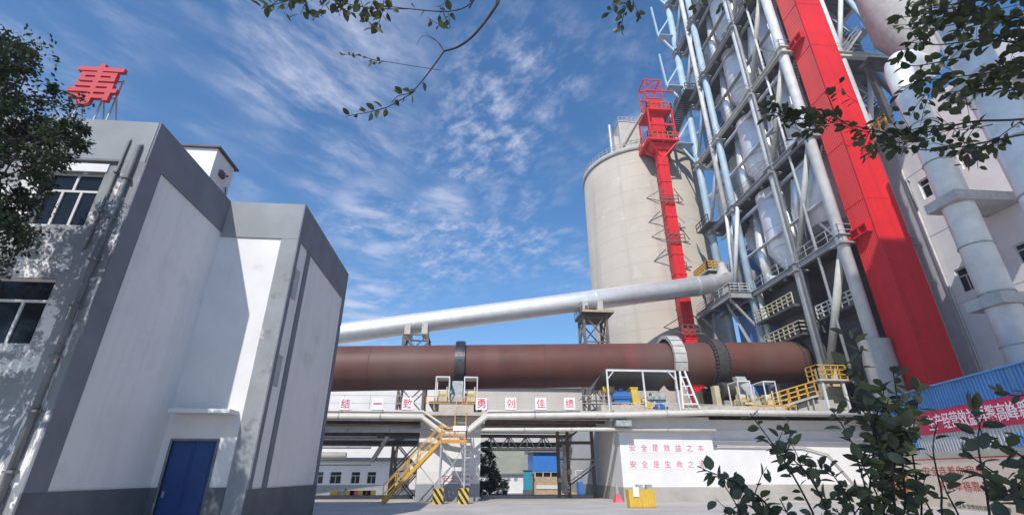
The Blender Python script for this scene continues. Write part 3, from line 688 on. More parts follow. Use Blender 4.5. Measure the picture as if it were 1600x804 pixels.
for px, py, lab in ((645, 536, 'dark steel lattice trestle behind the foot of the yellow stair'), (911, 518, 'dark steel lattice trestle carrying the brown platform under the silver duct')):
    p = dA.lerp(dD, (px-525)/610); o = thing('duct_trestle', (p.x, p.y, -1), lab, 'trestle', 'lattice trestles under the silver duct')
    zt = p.z-2.2 if px > 800 else p.z-1.75; lattice(o, p.x, p.y, -1, zt, 1.35, M['brownsteel'], 6, .26, .13)
    if px > 800:
        s_ = MB(); s_.box(p.x-1.7, p.x+2.1, p.y-2.2, p.y+2.0, zt, zt+.3); s_.box(p.x-1.5, p.x+1.5, p.y-1.3, p.y+1.3, zt-.5, zt); s_.build('top_platform', M['brownsteel'], o)
        s_ = MB(); s_.bar((p.x-1.0, p.y-1.6, zt+.1), (p.x-1.0, p.y-1.6, zt+.95), .28); s_.rail([(p.x-1.7, p.y-2.1, zt+.3), (p.x-1.7, p.y+1.9, zt+.3)], 1, .025, 1.2); s_.build('railing', M['darksteel'], o)
        s_ = MB(); s_.box(p.x-1.68, p.x+2.08, p.y-2.25, p.y-2.2, zt+.02, zt+.26); s_.build('fascia', M['wood'], o)

# pipe bridge truss behind
pb = thing('pipe_bridge', (-4, 49, 4), 'dark steel truss pipe bridge running behind the piers', 'bridge')
def truss(mb, x0, x1, y, z0, z1, n, w=.14):
    mb.bar((x0,y,z0),(x1,y,z0),w,.22); mb.bar((x0,y,z1),(x1,y,z1),w,.2)
    for k in range(n+1): x = x0+(x1-x0)*k/n; mb.bar((x,y,z0),(x,y,z1),w*.7)
    for k in range(n):
        a = x0+(x1-x0)*k/n; b = x0+(x1-x0)*(k+1)/n; m_ = (a+b)/2
        mb.bar((a,y,z1),(m_,y,z0),w*.6); mb.bar((m_,y,z0),(b,y,z1),w*.6)
    return mb
zt_, zb_ = 4.95, 3.75
for y in (49.0, 50.6):
    truss(MB(), -5, 26, y, zb_, zt_, 18).build('truss', M['darksteel'], pb)
    MB().ibeam((-26, y, 4.75), (-5.1, y, 4.75), .3, .6).build('girder', M['darksteel'], pb)
s_ = MB(); s_.box(-5, 26, 49.1, 50.5, zb_-.08, zb_); s_.build('floor_plate', M['darksteel'], pb)
for y, z, r, m in ((48.6, 5.35, .26, 'clad'), (50.2, 4.2, .22, 'darksteel'), (49.8, 5.9, .18, 'clad')):
    MB().tube([(-26, y, z), (11.5, y, z)], r, 12).build('pipe', M[m], pb)
MB().tube([(-26, 47.6, 3.05), (-11.2, 47.6, 3.05)], .30, 12).build('pipe', M['clad'], pb)
MB().tube([(-26, 47.4, 2.35), (-8.9, 47.4, 2.35)], .10, 12).build('pipe', M['roofgrey'], pb)
MB().bar((-8.9, 47.8, 2.6), (-6.2, 47.9, 7.4), .5, .34).build('chute', M['darksteel'], pb)
MB().tube([(-26, 47.2, 3.75), (-9, 47.2, 3.75)], .12, 10).build('pipe', M['cover'], pb)
MB().bar((-26, 47.0, 4.75), (-8.5, 47.0, 4.75), .4, .35).build('cable_tray', M['darksteel'], pb)
fr = thing('pipe_support_frame', (7.5, 38, 0), 'brown steel frame with valves left of the slogan pier', 'steel frame')
s_ = MB()
for x in (6.55, 7.3, 9.2):
    s_.bar((x, 38.6, 0), (x, 38.6, 5.0), .22)
s_.bar((6.55, 38.6, 2.6), (9.2, 38.6, 2.6), .1); s_.bar((7.3, 38.55, .8), (9.2, 38.55, 2.0), .1); s_.bar((7.4, 38.6, 4.1), (9.0, 38.6, 5.2), .14)
s_.bar((6.55, 38.6, 3.75), (9.2, 38.6, 3.75), .14, .22)
s_.build('frame', M['brownsteel'], fr)
s_ = MB(); s_.bar((7.3, 38.4, 1.05), (9.3, 38.4, 2.3), .08); s_.bar((7.3, 38.42, 2.55), (9.3, 38.42, 2.55), .07); s_.tube([(7.0, 38.3, .2), (7.0, 38.3, 3.6)], .13, 10); s_.build('diagonal', M['cover'], fr)
s_ = MB()
for k in range(16):
    x = 6.4+random.random()*.95; z = .2+random.random()*1.9; s_.cyl((x, 38.2+random.random()*.2, z), .1+.08*random.random(), -.12, .12, 10, 0, random.choice('xz'))
s_.build('valve_cluster', M['deck'], fr)

# ------------------------------------------------------------------ background buildings
zg = -1.0
ch = thing('clinker_hall', (-5, 84, zg), 'huge beige clad storage hall visible below the kiln', 'building')
s_ = MB(); s_.box(-70, 46, 84, 110, zg, 15.0); s_.build('wall', M['hall'], ch)
s_ = MB(); s_.box(-70, at(700, 640, Y=83).x, 82.6, 83.99, zg, 14.4); s_.build('annex_wall', M['hallpale'], ch)
s_ = MB(); s_.box(-71, 47, 83.4, 111, 15.0, 15.4); s_.build('roof', M['roofgrey'], ch)
s_ = MB()
for x in range(-68, 46, 6): s_.box(x-.06, x+.06, 83.93, 84, zg, 15)
s_.build('rib', M['hall'], ch)
lw = thing('low_office', (-14, 70, zg), 'long low white office with a row of windows behind the trestle', 'building')
Yl = 70.0; a = at(430, 740, Y=Yl).x; b = at(622, 740, Y=Yl).x; zt = at(550, 720, Y=Yl).z
wl = []
for px in (502, 540, 447, 582-2, 620-42+36):
    pass
w = MB(); hl = []
for c0, c1 in ((449, 470), (489, 506), (516, 534), (549, 563), (574, 588), (610, 621)):
    hl.append((at(c0, 740, Y=Yl).x-a, at(c1, 740, Y=Yl).x-a, at(520, 755, Y=Yl).z, at(520, 736, Y=Yl).z))
wall(w, (a, Yl, 0), (1,0,0), b-a+.6, zg, zt, hl, .15, fy); w.box(a, b+.6, Yl+.3, Yl+8, zg, zt-.02); w.build('wall', M['white'], lw)
for h in hl: window(lw, (a, Yl, 0), (1,0,0), fy, *h, depth=.12, trans=.66, mull=(.5,), t=.07)
zd0 = at(520, 757, Y=Yl).z
MB().box(a, b+.6, Yl-.04, Yl, zg, zd0).build('dado', M['grey'], lw)
MB().box(a, b+.8, Yl-.5, Yl+8.4, zt, zt+.45).build('roof', M['roofgrey'], lw)
wh = thing('warehouse', (8, 78, zg), 'white warehouse with a grey green roof beyond the gap between piers', 'building')
Yw = 78.0; a = at(742, 745, Y=Yw).x; zt = at(800, 740, Y=Yw).z; z2 = at(800, 697, Y=Yw+4).z
MB().box(a-8, a+24, Yw, Yw+5.5, zg, zt).build('wall', M['white'], wh)
MB().hexa([(a-9,Yw-.5,zt),(a+25,Yw-.5,zt),(a+25,Yw+5.5,zt),(a-9,Yw+5.5,zt)], [(a-9,Yw-.5,zt+.15),(a+25,Yw-.5,zt+.15),(a+25,Yw+5.5,z2+.6),(a-9,Yw+5.5,z2+.6)]).build('roof', M['roofgreen'], wh)
s_ = MB()
for px in (795, 806): q = at(px, 748, Y=Yw); s_.box(q.x-.25, q.x+.25, Yw-.03, Yw, q.z-.25, q.z+.25)
s_.build('vent', M['grey'], wh)
bs = thing('blue_shed', (10, 62, zg), 'bright blue clad shed with board panels seen through the gap', 'shed')
Yb = 62.0; q0 = at(833, 706, Y=Yb); q1 = at(884, 736, Y=Yb); zr = q0.z
MB().box(q0.x, q1.x+2.2, Yb, Yb+6, q1.z, zr).build('upper_wall', M['shedblue'], bs)
MB().hexa([(q0.x-.4,Yb-.4,zr),(q1.x+2.6,Yb-.4,zr),(q1.x+2.6,Yb+6.4,zr),(q0.x-.4,Yb+6.4,zr)], [(q0.x-.4,Yb-.4,zr+.12),(q1.x+2.6,Yb-.4,zr+.12),(q1.x+2.6,Yb+6.4,zr+.8),(q0.x-.4,Yb+6.4,zr+.8)]).build('roof', M['roofgrey'], bs)
MB().box(q0.x+.2, q1.x+2.2, Yb+.15, Yb+6, at(850, 744, Y=Yb).z, q1.z).build('window_band', M['glass'], bs)
s_ = MB()
for k in range(7): x = q0.x+.2+k*.95; s_.box(x-.04, x+.04, Yb+.05, Yb+.15, at(850, 744, Y=Yb).z, q1.z)
s_.box(q0.x, q1.x+2.2, Yb+.05, Yb+.15, q1.z-.08, q1.z); s_.build('window_bar', M['signwhite'], bs)
MB().box(q0.x, q1.x+2.2, Yb+.02, Yb+6, zg, at(850, 744, Y=Yb).z).build('board_panel', M['wood'], bs)
MB().box(q0.x+.3, q1.x-1, Yb-.06, Yb, at(850, 763, Y=Yb).z, at(850, 757, Y=Yb).z).build('pale_strip', M['hallpale'], bs)
q = at(819, 735, Y=Yb-1); q2 = at(831, 735, Y=Yb-1)
o = thing('teal_booth', (q.x, Yb-1, zg), 'small teal guard booth left of the blue shed', 'booth')
MB().box(q.x, q2.x, Yb-1, Yb+.2, zg+.9, q.z).build('body', M['teal'], o); MB().box(q.x-.05, q2.x+.05, Yb-1.05, Yb+.25, zg, zg+.9).build('base', M['plinth'], o); MB().box(q.x-.08, q2.x+.08, Yb-1.1, Yb+.3, q.z, q.z+.1).build('roof', M['darksteel'], o)
o = thing('blue_tank', (9.5, 45, -.9), 'small bright blue equipment cabinet beside the brown frame', 'cabinet')
q = at(915, 772, Y=45.0)
MB().box(q.x-.55, q.x+.75, 45, 46, -1, q.z+1.0).build('body', M['shedblue'], o); MB().rail([(q.x-.8, 44.9, q.z+1.0), (q.x+.9, 44.9, q.z+1.0)], .9, .03, .8, 2).build('top_rail', M['twhite'], o)
# small yard items
q = at(985, 793, Z=0); q2 = at(1027, 793, Z=0)
o = thing('yellow_barrier', (q.x, q.y, 0), 'yellow plastic barrier boxes with a paper notice by the slogan pier', 'barrier')
s_ = MB(); xm = (q.x+q2.x)/2
for xa, xb in ((q.x, xm-.01), (xm+.01, q2.x)):
    s_.hexa([(xa,q.y,0.02),(xb,q.y,0.02),(xb,q.y+.55,0.02),(xa,q.y+.55,0.02)], [(xa-.03,q.y-.03,.86),(xb+.0,q.y-.03,.86),(xb+.0,q.y+.58,.86),(xa-.03,q.y+.58,.86)])
    for k in range(4): x = xa+.12+k*.15; s_.box(x, x+.04, q.y-.045, q.y, .08, .8)
s_.build('body', M['bin'], o)
MB().box(q.x+.2, q.x+.5, q.y-.08, q.y-.06, .52, .98).build('notice', M['signwhite'], o)
for x in (q.x+.5, q.x+1.0): MB().box(x, x+.3, q.y+.12, q.y+.4, .86, 1.08).build('lid', M['gearbox'], o)
q = at(966, 784, Z=0)
o = thing('warning_post', (q.x, q.y, 0), 'grey post on a faded red base beside the yellow barrier', 'post')
MB().hexa([(q.x-.26,q.y-.26,0),(q.x+.26,q.y-.26,0),(q.x+.26,q.y+.26,0),(q.x-.26,q.y+.26,0)], [(q.x-.12,q.y-.12,.45),(q.x+.12,q.y-.12,.45),(q.x+.12,q.y+.12,.45),(q.x-.12,q.y+.12,.45)]).build('base', M['conepink'], o)
MB().cyl((q.x, q.y, 0), .1, .45, 1.05, 12).cyl((q.x, q.y, 0), .05, 1.05, 1.3, 10).build('post', M['gearbox'], o)

# ------------------------------------------------------------------ cement silo + bucket elevator
az = R(22.0); SD, SR = 74.3, 9.6
sc = V((SD*math.sin(az), SD*math.cos(az), 0)); ztop = at(1003, 229, Y=(SD-SR)*math.cos(az)).z
si = thing('cement_silo', sc, 'tall round beige concrete cement silo behind the kiln', 'silo')
s_ = MB(); s_.lathe(sc, [(SR, 0), (SR, ztop), (.01, ztop)], 96); s_.v = [V(p) for p in s_.v]; s_.build('shell', M['silo'], si)
s_ = MB(); s_.lathe(sc, [(SR, ztop-.7), (SR+.18, ztop-.7), (SR+.18, ztop+.1), (SR-.3, ztop+.1)], 96); s_.build('rim', M['conc'], si)
s_ = MB()
for k in range(72):
    t = 2*math.pi*k/72; p = sc+V((math.cos(t)*(SR-.1), math.sin(t)*(SR-.1), ztop+.1)); s_.bar(p, p+V((0,0,1.1)), .06)
for h in (.6, 1.1): s_.lathe(sc, [(SR-.13, ztop+.1+h), (SR-.07, ztop+.1+h), (SR-.07, ztop+.16+h), (SR-.13, ztop+.16+h)], 72)
s_.build('top_rail', M['conc'], si)
q = at(966, 190, Y=62); q2 = at(998, 222, Y=62)
s_ = MB(); s_.box(q.x, q2.x+.4, 62, 66, ztop, q.z); s_.box(q.x-.8, q.x+1.4, 62.6, 65, ztop, q2.z+1.4); s_.box(q.x-.1, q2.x+.5, 61.9, 66.1, q.z, q.z+.15); s_.rail([(q.x, 62, q.z), (q2.x, 62, q.z)], 1.0, .04, .7); s_.build('filter_house', M['cover'], si)
q = at(952, 196, Y=64); s_ = MB(); s_.cyl((q.x, 64, 0), .28, ztop, q.z, 14); s_.build('vent_pipe', M['steel'], si)

el = thing('bucket_elevator', (26.9, 57.6, 0), 'red bucket elevator shaft climbing the front of the beige silo', 'elevator')
ex = 27.05; ey = 57.4; ew = .74
zh = at(1030, 205, Y=ey).z; zl = at(1030, 232, Y=ey).z; zc_ = at(1030, 163, Y=ey).z; zt2 = at(1030, 137, Y=ey).z
s_ = MB(); s_.box(ex-ew, ex-.06, ey-.6, ey+.6, 0, zc_-1.5); s_.box(ex+.06, ex+ew, ey-.6, ey+.6, 0, zc_-1.5); s_.box(ex-.06, ex+.06, ey-.5, ey+.5, 0, zc_-1.5)
z = 2.5
while z < zl: s_.box(ex-ew-.07, ex+ew+.07, ey-.67, ey+.67, z, z+.12); z += 2.9
s_.build('casing', M['red'], el)
s_ = MB()
s_.box(ex-2.4, ex+2.4, ey-1.8, ey+2.4, zl+.3, zl+.6)
for x in (ex-2.2, ex, ex+2.1): s_.bar((x, ey-1.7, zl+.2), (x, ey+2.3, zl+.2), .16, .3)
for x in (ex-2.2, ex+2.2): s_.bar((x, ey-1.6, zl+.2), (ex, ey-.4, zl-2.2), .16); s_.bar((x, ey+.6, zl+.2), (ex, ey+.4, zl-2.2), .16)
s_.hexa([(ex-1.3,ey-.9,zl-.7),(ex+1.3,ey-.9,zl-.7),(ex+1.3,ey+1.0,zl-.7),(ex-1.3,ey+1.0,zl-.7)], [(ex-1.9,ey-1.3,zl+.1),(ex+1.9,ey-1.3,zl+.1),(ex+1.9,ey+1.6,zl+.1),(ex-1.9,ey+1.6,zl+.1)])
s_.build('lower_platform', M['red'], el)
s_ = MB(); s_.box(ex-1.9, ex+2.1, ey-1.8, ey+2.2, zh+2.7, zh+2.95)
for x in (ex-1.8, ex+2.0):
    for y in (ey-1.7, ey+2.1): s_.bar((x, y, zl+1), (x, y, zh+2.6), .22)
s_.box(ex-.95, ex+.95, ey-.9, ey+1.0, zl+.6, zc_); s_.bar((ex-1.8, ey-1.7, zl+3.2), (ex+2.0, ey-1.7, zl+3.2), .2, .35)
s_.build('head_platform', M['red'], el)
s_ = MB(); s_.rail([(ex-1.85,ey+2.1,zh+2.95),(ex-1.85,ey-1.75,zh+2.95),(ex+2.05,ey-1.75,zh+2.95),(ex+2.05,ey+2.1,zh+2.95)], 1.2, .05, .8); s_.rail([(ex-2.35,ey+2.3,zl+.6),(ex-2.35,ey-1.75,zl+.6),(ex+2.35,ey-1.75,zl+.6)], 1.2, .05, .8); s_.build('railing', M['redrail'], el)
s_ = MB()
for x in (ex-1.6, ex+1.0):
    for y in (ey-1.5, ey+1.0): s_.bar((x, y, zh+3), (x, y, zt2), .13)
    s_.bar((x, ey-1.5, zt2), (x, ey+1.0, zt2), .16); s_.bar((x, ey-1.5, zc_+.5), (x, ey+1.0, zt2), .12)
for y in (ey-1.5, ey+1.0):
    s_.bar((ex-1.6, y, zt2), (ex+1.0, y, zt2), .16); s_.bar((ex-1.6, y, zc_+1.3), (ex+3.0, y, zc_+1.3), .18); s_.bar((ex-1.6, y, zc_+1.3), (ex+1, y, zt2), .1); s_.bar((ex+1, y, zc_+1.3), (ex-1.6, y, zt2), .1)
    s_.bar((ex-1.6, y, zc_-.3), (ex+1, y, zc_-.3), .14)
s_.build('hoist_frame', M['red'], el)
s_ = MB()
s_.bar((ex-2.4, ey-1, zh+2.4), (ex-4.2, ey+4, ztop+.8), .35); s_.build('chute', M['cover'], el)
for py in (312, 372, 512):
    zz = at(1045, py, Y=ey).z; s_ = MB()
    for dz in (0,):
        s_.bar((ex-3.2, ey-.2, zz+dz*.3), (ex-ew, ey-.85, zz+1.4), .09); s_.bar((ex-3.2, ey-.2, zz), (ex-ew, ey-.85, zz-.9), .09); s_.bar((ex-3.2, ey-.2, zz), (ex-ew, ey+1.2, zz+dz), .08)
        s_.bar((ex+ew, ey-.85, zz+1.4), (ex+2.2, ey-.2, zz-.2+dz), .09); s_.bar((ex+2.2, ey-.2, zz-.9), (ex+ew, ey-.85, zz-.9), .09)
    s_.rail([(ex-ew-.4, ey-.95, zz-.9), (ex+ew+.4, ey-.95, zz-.9)], 1.1, .05, .7); s_.bar((ex-ew-.6, ey-.9, zz-.9), (ex+ew+.9, ey-.9, zz-.9), .14)
    s_.build('maintenance_bracket', M['brownsteel'], el)

# ------------------------------------------------------------------ preheater tower
XL, XR = 32.6, 46.0
YD, YC, YB, YA = 36.1, 42.5, 51.0, 57.2
FL = [9.0, 21.0, 32.7, 43.9, 55.3, 66.7, 78.0]
tw = thing('preheater_tower', (39, 46, 0), 'tall open steel preheater tower with grey cyclones and light blue columns', 'tower')
def col(x, y, r, m, z0=0, z1=84): MB().tube([(x, y, z0), (x, y, z1)], r, 20).build('column', m, tw)
col(XL, YD, .50, M['twhite']); col(XL, YC, .42, M['twhite']); col(XL, YB, .44, M['tblue']); col(XL, YA, .50, M['tblue'])
col(XL-.15, YB+1.6, .34, M['twhite'], 21, 84)
for y in (YD, YC, YB, YA): col(XR, y, .5, M['tblue'] if y == YD else M['twhite'])
col(39.4, YA, .5, M['tblue']); col(39.4, YD+.1, .45, M['twhite'], 0, 84)
for x, y in ((XL, YC),):
    s_ = MB(); s_.box(x-.75, x+.8, y-.9, y+.8, 0, 8.6); s_.box(x-.6, x+.6, y-.7, y+.6, 8.6, 10.6); s_.build('pedestal', M['paleyellow'], tw)
s_ = MB(); s_.cyl((XL, YD, 0), 1.15, 0, 11.5, 24); s_.build('pedestal', M['conc'], tw)
def vtube(p, q, r, m, name='brace'): MB().tube([p, q], r, 14).build(name, m, tw)
for i, z in enumerate(FL):
    s_ = MB()
    if i == 0: s_.box(XL+1, XR, YC+1, YA, z-.3, z)
    else:
        s_.box(XL+.3, XR-.3, YD+.3, YA-.3, z-.16, z-.02)
        for y in (YD+2.2, YD+4.3, YC, YC+2.8, YC+5.6, YB, YB+3): s_.bar((XL+.3, y, z-.42), (XR-.3, y, z-.42), .28, .5)
    s_.build('floor_grating', M['darkplate'], tw)
    if i:
        s_ = MB()
        s_.ibeam((XL-.25, YD-.5, z-.3), (XL-.25, YA+.5, z-.3), .42, .62, .07); s_.ibeam((XL-.5, YD-.3, z-.35), (XR+.5, YD-.3, z-.35), .45, .75, .07)
        s_.ibeam((XL-.4, YA+.2, z-.35), (XR+.5, YA+.2, z-.35), .5, .8, .07); s_.ibeam((XR, YD, z-.35), (XR, YA, z-.35), .5, .8, .07)
        for y in (YD, YC, YB, YA): s_.box(XL-.7, XL+.7, y-.75, y+.75, z-.85, z-.72); s_.box(XL-.62, XL+.62, y-.66, y+.66, z+.02, z+.10)
        s_.build('edge_beam', M['tbeam'] if i != 3 else M['tcream'], tw)
        s_ = MB(); s_.rail([(XL-.45, YA, z), (XL-.45, YD-.5, z), (XR+.4, YD-.5, z), (XR+.4, YA, z)], 1.15, .018, 1.6, 2); s_.build('railing', M['tbeam'] if i != 1 else M['twhite'], tw)
for i in range(1, 6):
    z0, z1 = FL[i], FL[i+1]
    vtube((XL, YD, z1-.6), (XL, YC-.3, z0+.2), .27, M['tcream'])
    vtube((XL, YB, z1-.6), (XL, YA, z0+.3), .24, M['tblue' if i % 2 else 'twhite'])
    vtube((39.4, YD, z0+.2), (42.7, YD, z1-.6), .26, M['twhite']); vtube((XR, YD, z0+.2), (42.7, YD, z1-.6), .28, M['tblue'])
    vtube((XL, YA, z0+5), (39.4, YA, z1-.6), .22, M['tblue'])
vtube((XL, YD, FL[1]-.6), (XL, YC-.5, 10.0), .34, M['tcream'])
vtube((XL-.1, 39.2, 8.6), (XL-.1, 39.2, 70), .13, M['twhite'], 'riser_pipe')
vtube((XL-.3, YC-.75, 9), (XL-.3, YC-.75, 84), .16, M['tbeam'], 'riser_pipe')
vtube((XL-1.4, 52.4, 21.2), (XL-.3, 49.6, 32), .24, M['twhite']); vtube((XL-.2, 54.4, 21.2), (XL-.6, 51.9, 32), .2, M['twhite'])
vtube((XL+.2, 49.9, 9), (XL+.2, 49.9, 21), .3, M['tcream'])
# cyclones: barrel, roof, cone, dip pipe
def cyclone(x, y, z0, r, hb, hc, m=None):
    s_ = MB(); s_.lathe((x, y, 0), [(.45, z0), (.55, z0+hc*.15), (r, z0+hc), (r, z0+hc+hb), (r*.75, z0+hc+hb+.9), (r*.5, z0+hc+hb+1.1), (r*.5, z0+hc+hb+2.6)], 40)
    for k in range(4): zz = z0+hc+hb*k/3; s_.lathe((x, y, 0), [(r, zz-.04), (r+.05, zz-.04), (r+.05, zz+.04), (r, zz+.04)], 40)
    s_.build('cyclone', m or M['cyc'], tw)
for i, (x, y, r) in enumerate(((35.6, 46.3, 2.5), (35.5, 46.7, 2.4), (35.6, 46.6, 2.35), (35.6, 46.6, 2.3), (35.6, 46.6, 2.3))):
    z = (20.6, 33.2, 45.0, 56.6, 68)[i]; cyclone(x, y, z, r, 7.3, 2.6 if i else 4.0)
for i in range(5):
    z = FL[1+i]; cyclone(42.0, 47.0, z+1, 2.6, 5.2, 3.5)
    cyclone(37.0, 53.5, z+2.2, 1.7, 4.2, 3.0)
    s_ = MB(); s_.tube([(35.0, 39.6, z+.0), (35.0, 39.6, z+11)] if i != 0 else [(35.4, 39.6, 24), (35.4, 39.6, 30.5), (35.2, 39.6, 32)], 1.35 if i else [2.2, 2.2, 1.3], 24); s_.build('riser_duct', M['cyc'], tw)
    s_ = MB(); s_.lathe((33.9, 43.6, 0), [(.3, z+1.2), (.55, z+3), (.75, z+3.2), (.75, z+5), (.4, z+5.6), (.4, z+10.8)], 18); s_.build('bright_pipe', M['alu'], tw)
    s_ = MB(); s_.tube([(33.4, 48.6, z+.2), (33.6, 48.9, z+5), (34.6, 49.6, z+10.5)], .5, 16); s_.build('bright_pipe', M['alu'], tw)
    s_ = MB(); s_.box(33.6, 36, 53.2, 56.2, z+.1, z+6.8); s_.build('cladding_box', M['cyc'] if i % 2 else M['panelblue'], tw)
    s_ = MB(); s_.tube([(35.0, 49.6, z+8.6), (35.2, 50.6, z+5), (36.6, 51.6, z+1.5)], .7, 16); s_.build('feed_pipe', M['alu'], tw)
    s_ = MB(); s_.tube([(34.0, 41.0, z+9.5), (34.3, 42.5, z+6.5), (35.2, 44.2, z+3)], .55, 16); s_.build('feed_pipe', M['alu'], tw)
    s_ = MB(); s_.box(40.5, 45.4, 52, 57, z, z+8); s_.box(39.6, 45.6, 38.8, 42.8, z, z+6.5); s_.build('plant_casing', M['darkplate'], tw)
    # stair flights at the front bay
    s_ = MB(); a, b, c = V((40.0, 37.4, z)), V((44.6, 37.4, z+5.6)), V((40.0, 38.5, z+11.2))
    b2 = V((44.6, 38.5, z+5.6))
    s_.steps(a, b, .8, 20, (0,1,0)); s_.steps(b2, c, .8, 20, (0,1,0)); s_.box(44.5, 45.6, 36.9, 39, z+5.5, z+5.6)
    for p, q, y in ((a, b, 37.0), (a, b, 37.8), (b2, c, 38.1), (b2, c, 38.9)):
        p2, q2 = V((p.x, y, p.z)), V((q.x, y, q.z)); s_.bar(p2, q2, .06, .25)
        for h in (.55, 1.1): s_.bar(p2+V((0,0,h)), q2+V((0,0,h)), .05)
        for k in range(6): t = p2.lerp(q2, k/5); s_.bar(t, t+V((0,0,1.1)), .05)
    s_.build('stair', M['tbeam'], tw)
    # vertical ladder-like stair behind the red shaft
    s_ = MB(); p, q = V((33.9, 37.0, z)), V((33.9, 40.6, z+5.5)); s_.steps(p, q, .9, 20, (1,0,0)); s_.bar(p+V((-.45,0,0)), q+V((-.45,0,0)), .06, .25); s_.bar(p+V((.45,0,0)), q+V((.45,0,0)), .06, .25)
    p, q = V((35.0, 40.6, z+5.5)), V((35.0, 37.0, z+11)); s_.steps(p, q, .9, 20, (1,0,0)); s_.bar(p+V((-.45,0,0)), q+V((-.45,0,0)), .06, .25); s_.build('stair', M['twhite'], tw)
    # small clutter: valves, motors, cable trays
    s_ = MB()
    for k in range(14):
        x, y = 33.2+random.random()*3.6, YD+1+random.random()*19; zz = z+random.random()*3.2
        d = .2+random.random()*.5
        if random.random() < .5: s_.box(x-d, x+d, y-d, y+d, z, z+.3+random.random()*1.6)
        else: s_.cyl((x, y, zz), d*.7, 0, 1.2+random.random(), 12, 0, random.choice('xz'))
    s_.bar((33.0, YD+1, z+4.5), (33.0, YA-1, z+4.7), .5, .15); s_.bar((33.3, YD+1, z+9.8), (33.3, YA-1, z+9.8), .3, .3)
    s_.build('small_equipment', random.choice([M['tbeam'], M['cyc'], M['gearbox']]), tw)
# lower bays: hood, chute, dark casing
s_ = MB(); s_.hexa([(33.4,43.6,7),(38,43.6,7),(38,48.6,7),(33.4,48.6,7)], [(34.2,43.4,20.6),(41,43.4,20.6),(41,50,20.6),(34.2,50,20.6)]); s_.box(33.0, 34.6, 43.2, 48.9, 7.6, 15.0); s_.build('kiln_inlet_hood', M['darkplate'], tw)
s_ = MB(); s_.box(34.5, 45.6, 37.5, 41.8, 0, 20.5); s_.build('plant_casing', M['darkplate'], tw)
s_ = MB()
for z, y0, y1 in ((17.2, 43.4, 50.3), (14.2, 43.2, 49.4)):
    s_.box(31.9, 34.5, y0, y1, z-.25, z)
s_.box(33.0, 36.0, 37.0, 42.0, 15.0, 15.2)
s_.build('intermediate_floor', M['darkplate'], tw)
s_ = MB(); s_.rail([(34.0,43.4,14.2),(31.9,43.4,14.2),(31.9,49.4,14.2)], 1.2, .05, .9, 3); s_.rail([(31.9,43.4,17.2),(31.9,50.3,17.2)], 1.2, .05, .9, 3); s_.build('railing', M['paleyellow'], tw)
s_ = MB(); s_.rail([(33.0,37.0,15.2),(33.0,42.0,15.2)], 1.2, .05, .9, 3); s_.build('railing', M['twhite'], tw)
s_ = MB(); s_.box(33.4, 40, 56.0, 56.3, 9, 20); s_.box(33.0, 33.3, 51.6, 56, 12.5, 19.5); s_.build('blue_sheet', M['panelblue'], tw)
# side platform where the silver duct enters
s_ = MB(); s_.box(29.6, XL-.5, 50.6, 59.2, 20.85, 21.0); s_.build('side_platform', M['darkplate'], tw)
s_ = MB(); s_.ibeam((29.6, 50.4, 20.6), (XL-.5, 50.4, 20.6), .3, .75); s_.ibeam((29.5, 50.4, 20.6), (29.5, 59.3, 20.6), .3, .75); s_.ibeam((29.6, 59.3, 20.6), (XL-.5, 59.3, 20.6), .3, .75)
for y in (53, 56): s_.bar((29.6, y, 20.6), (32.1, y, 20.6), .2, .4)
s_.bar((29.6, 51, 20.4), (XL, 51, 16.5), .25); s_.bar((29.6, 58.5, 20.4), (XL-.5, 57.2, 16.5), .25); s_.bar((29.8, 57.0, 9), (30.6, 57.0, 20.4), .35); s_.bar((30.4, 53, 20.4), (32.4, 51, 12), .3)
s_.build('edge_beam', M['tbeam'], tw)
s_ = MB(); s_.rail([(XL-.5, 50.5, 21), (29.6, 50.5, 21), (29.6, 59.2, 21)], 1.1, .03, 1.2, 3); s_.build('railing', M['twhite'], tw)
s_ = MB(); s_.box(30.2, 32.2, 55.6, 60.2, 25.9, 26.1); s_.box(30.5, 32.0, 56, 58, 22.0, 25.6); s_.build('side_platform', M['cover'], tw)
s_ = MB(); s_.rail([(32.2, 55.6, 26.1), (30.2, 55.6, 26.1), (30.2, 60.2, 26.1)], 1.1, .07, .7, 3); s_.build('railing', M['yellow'], tw)
# outrigger landings left of the far column, stair bridge to the elevator
for z in (FL[3], FL[4], FL[5], FL[6]):
    s_ = MB(); s_.bar((XL, YA, z-.4), (XL-2.6, YA+.4, z+4.2), .28); s_.bar((XL-2.6, YA+.4, z+4.2), (XL-3.0, YA+.4, z+11), .26); s_.bar((XL-.3, YA, z+8), (XL-2.6, YA+.4, z+4.2), .22)
    s_.box(XL-2.7, XL-.4, YA-.5, YA+1.2, z+3.4, z+3.5)
    s_.build('outrigger', M['tblue'], tw)
for z in (FL[2], FL[4]):
    s_ = MB(); s_.box(XL-1.6, XL-.5, YA-2.6, YA+1, z-.1, z); s_.bar((XL-.5, YA, z-2.2), (XL-1.6, YA, z-.1), .12); s_.rail([(XL-1.6, YA-2.6, z), (XL-1.6, YA+1, z)], 1.1, .05, 1.2, 2)
    s_.build('outrigger', M['darksteel'], tw)
o = thing('stair_bridge', (30, 57, 45), 'dark open stair bridge between the red elevator head and tower', 'stair')
p, q = at(1047, 216, Y=59.0), at(1072, 152, Y=55.6)
s_ = MB(); s_.steps(p, q, 1.7, 22, (1,0,0), t=.08, d=.36); s_.build('treads', M['darksteel'], o)
s_ = MB()
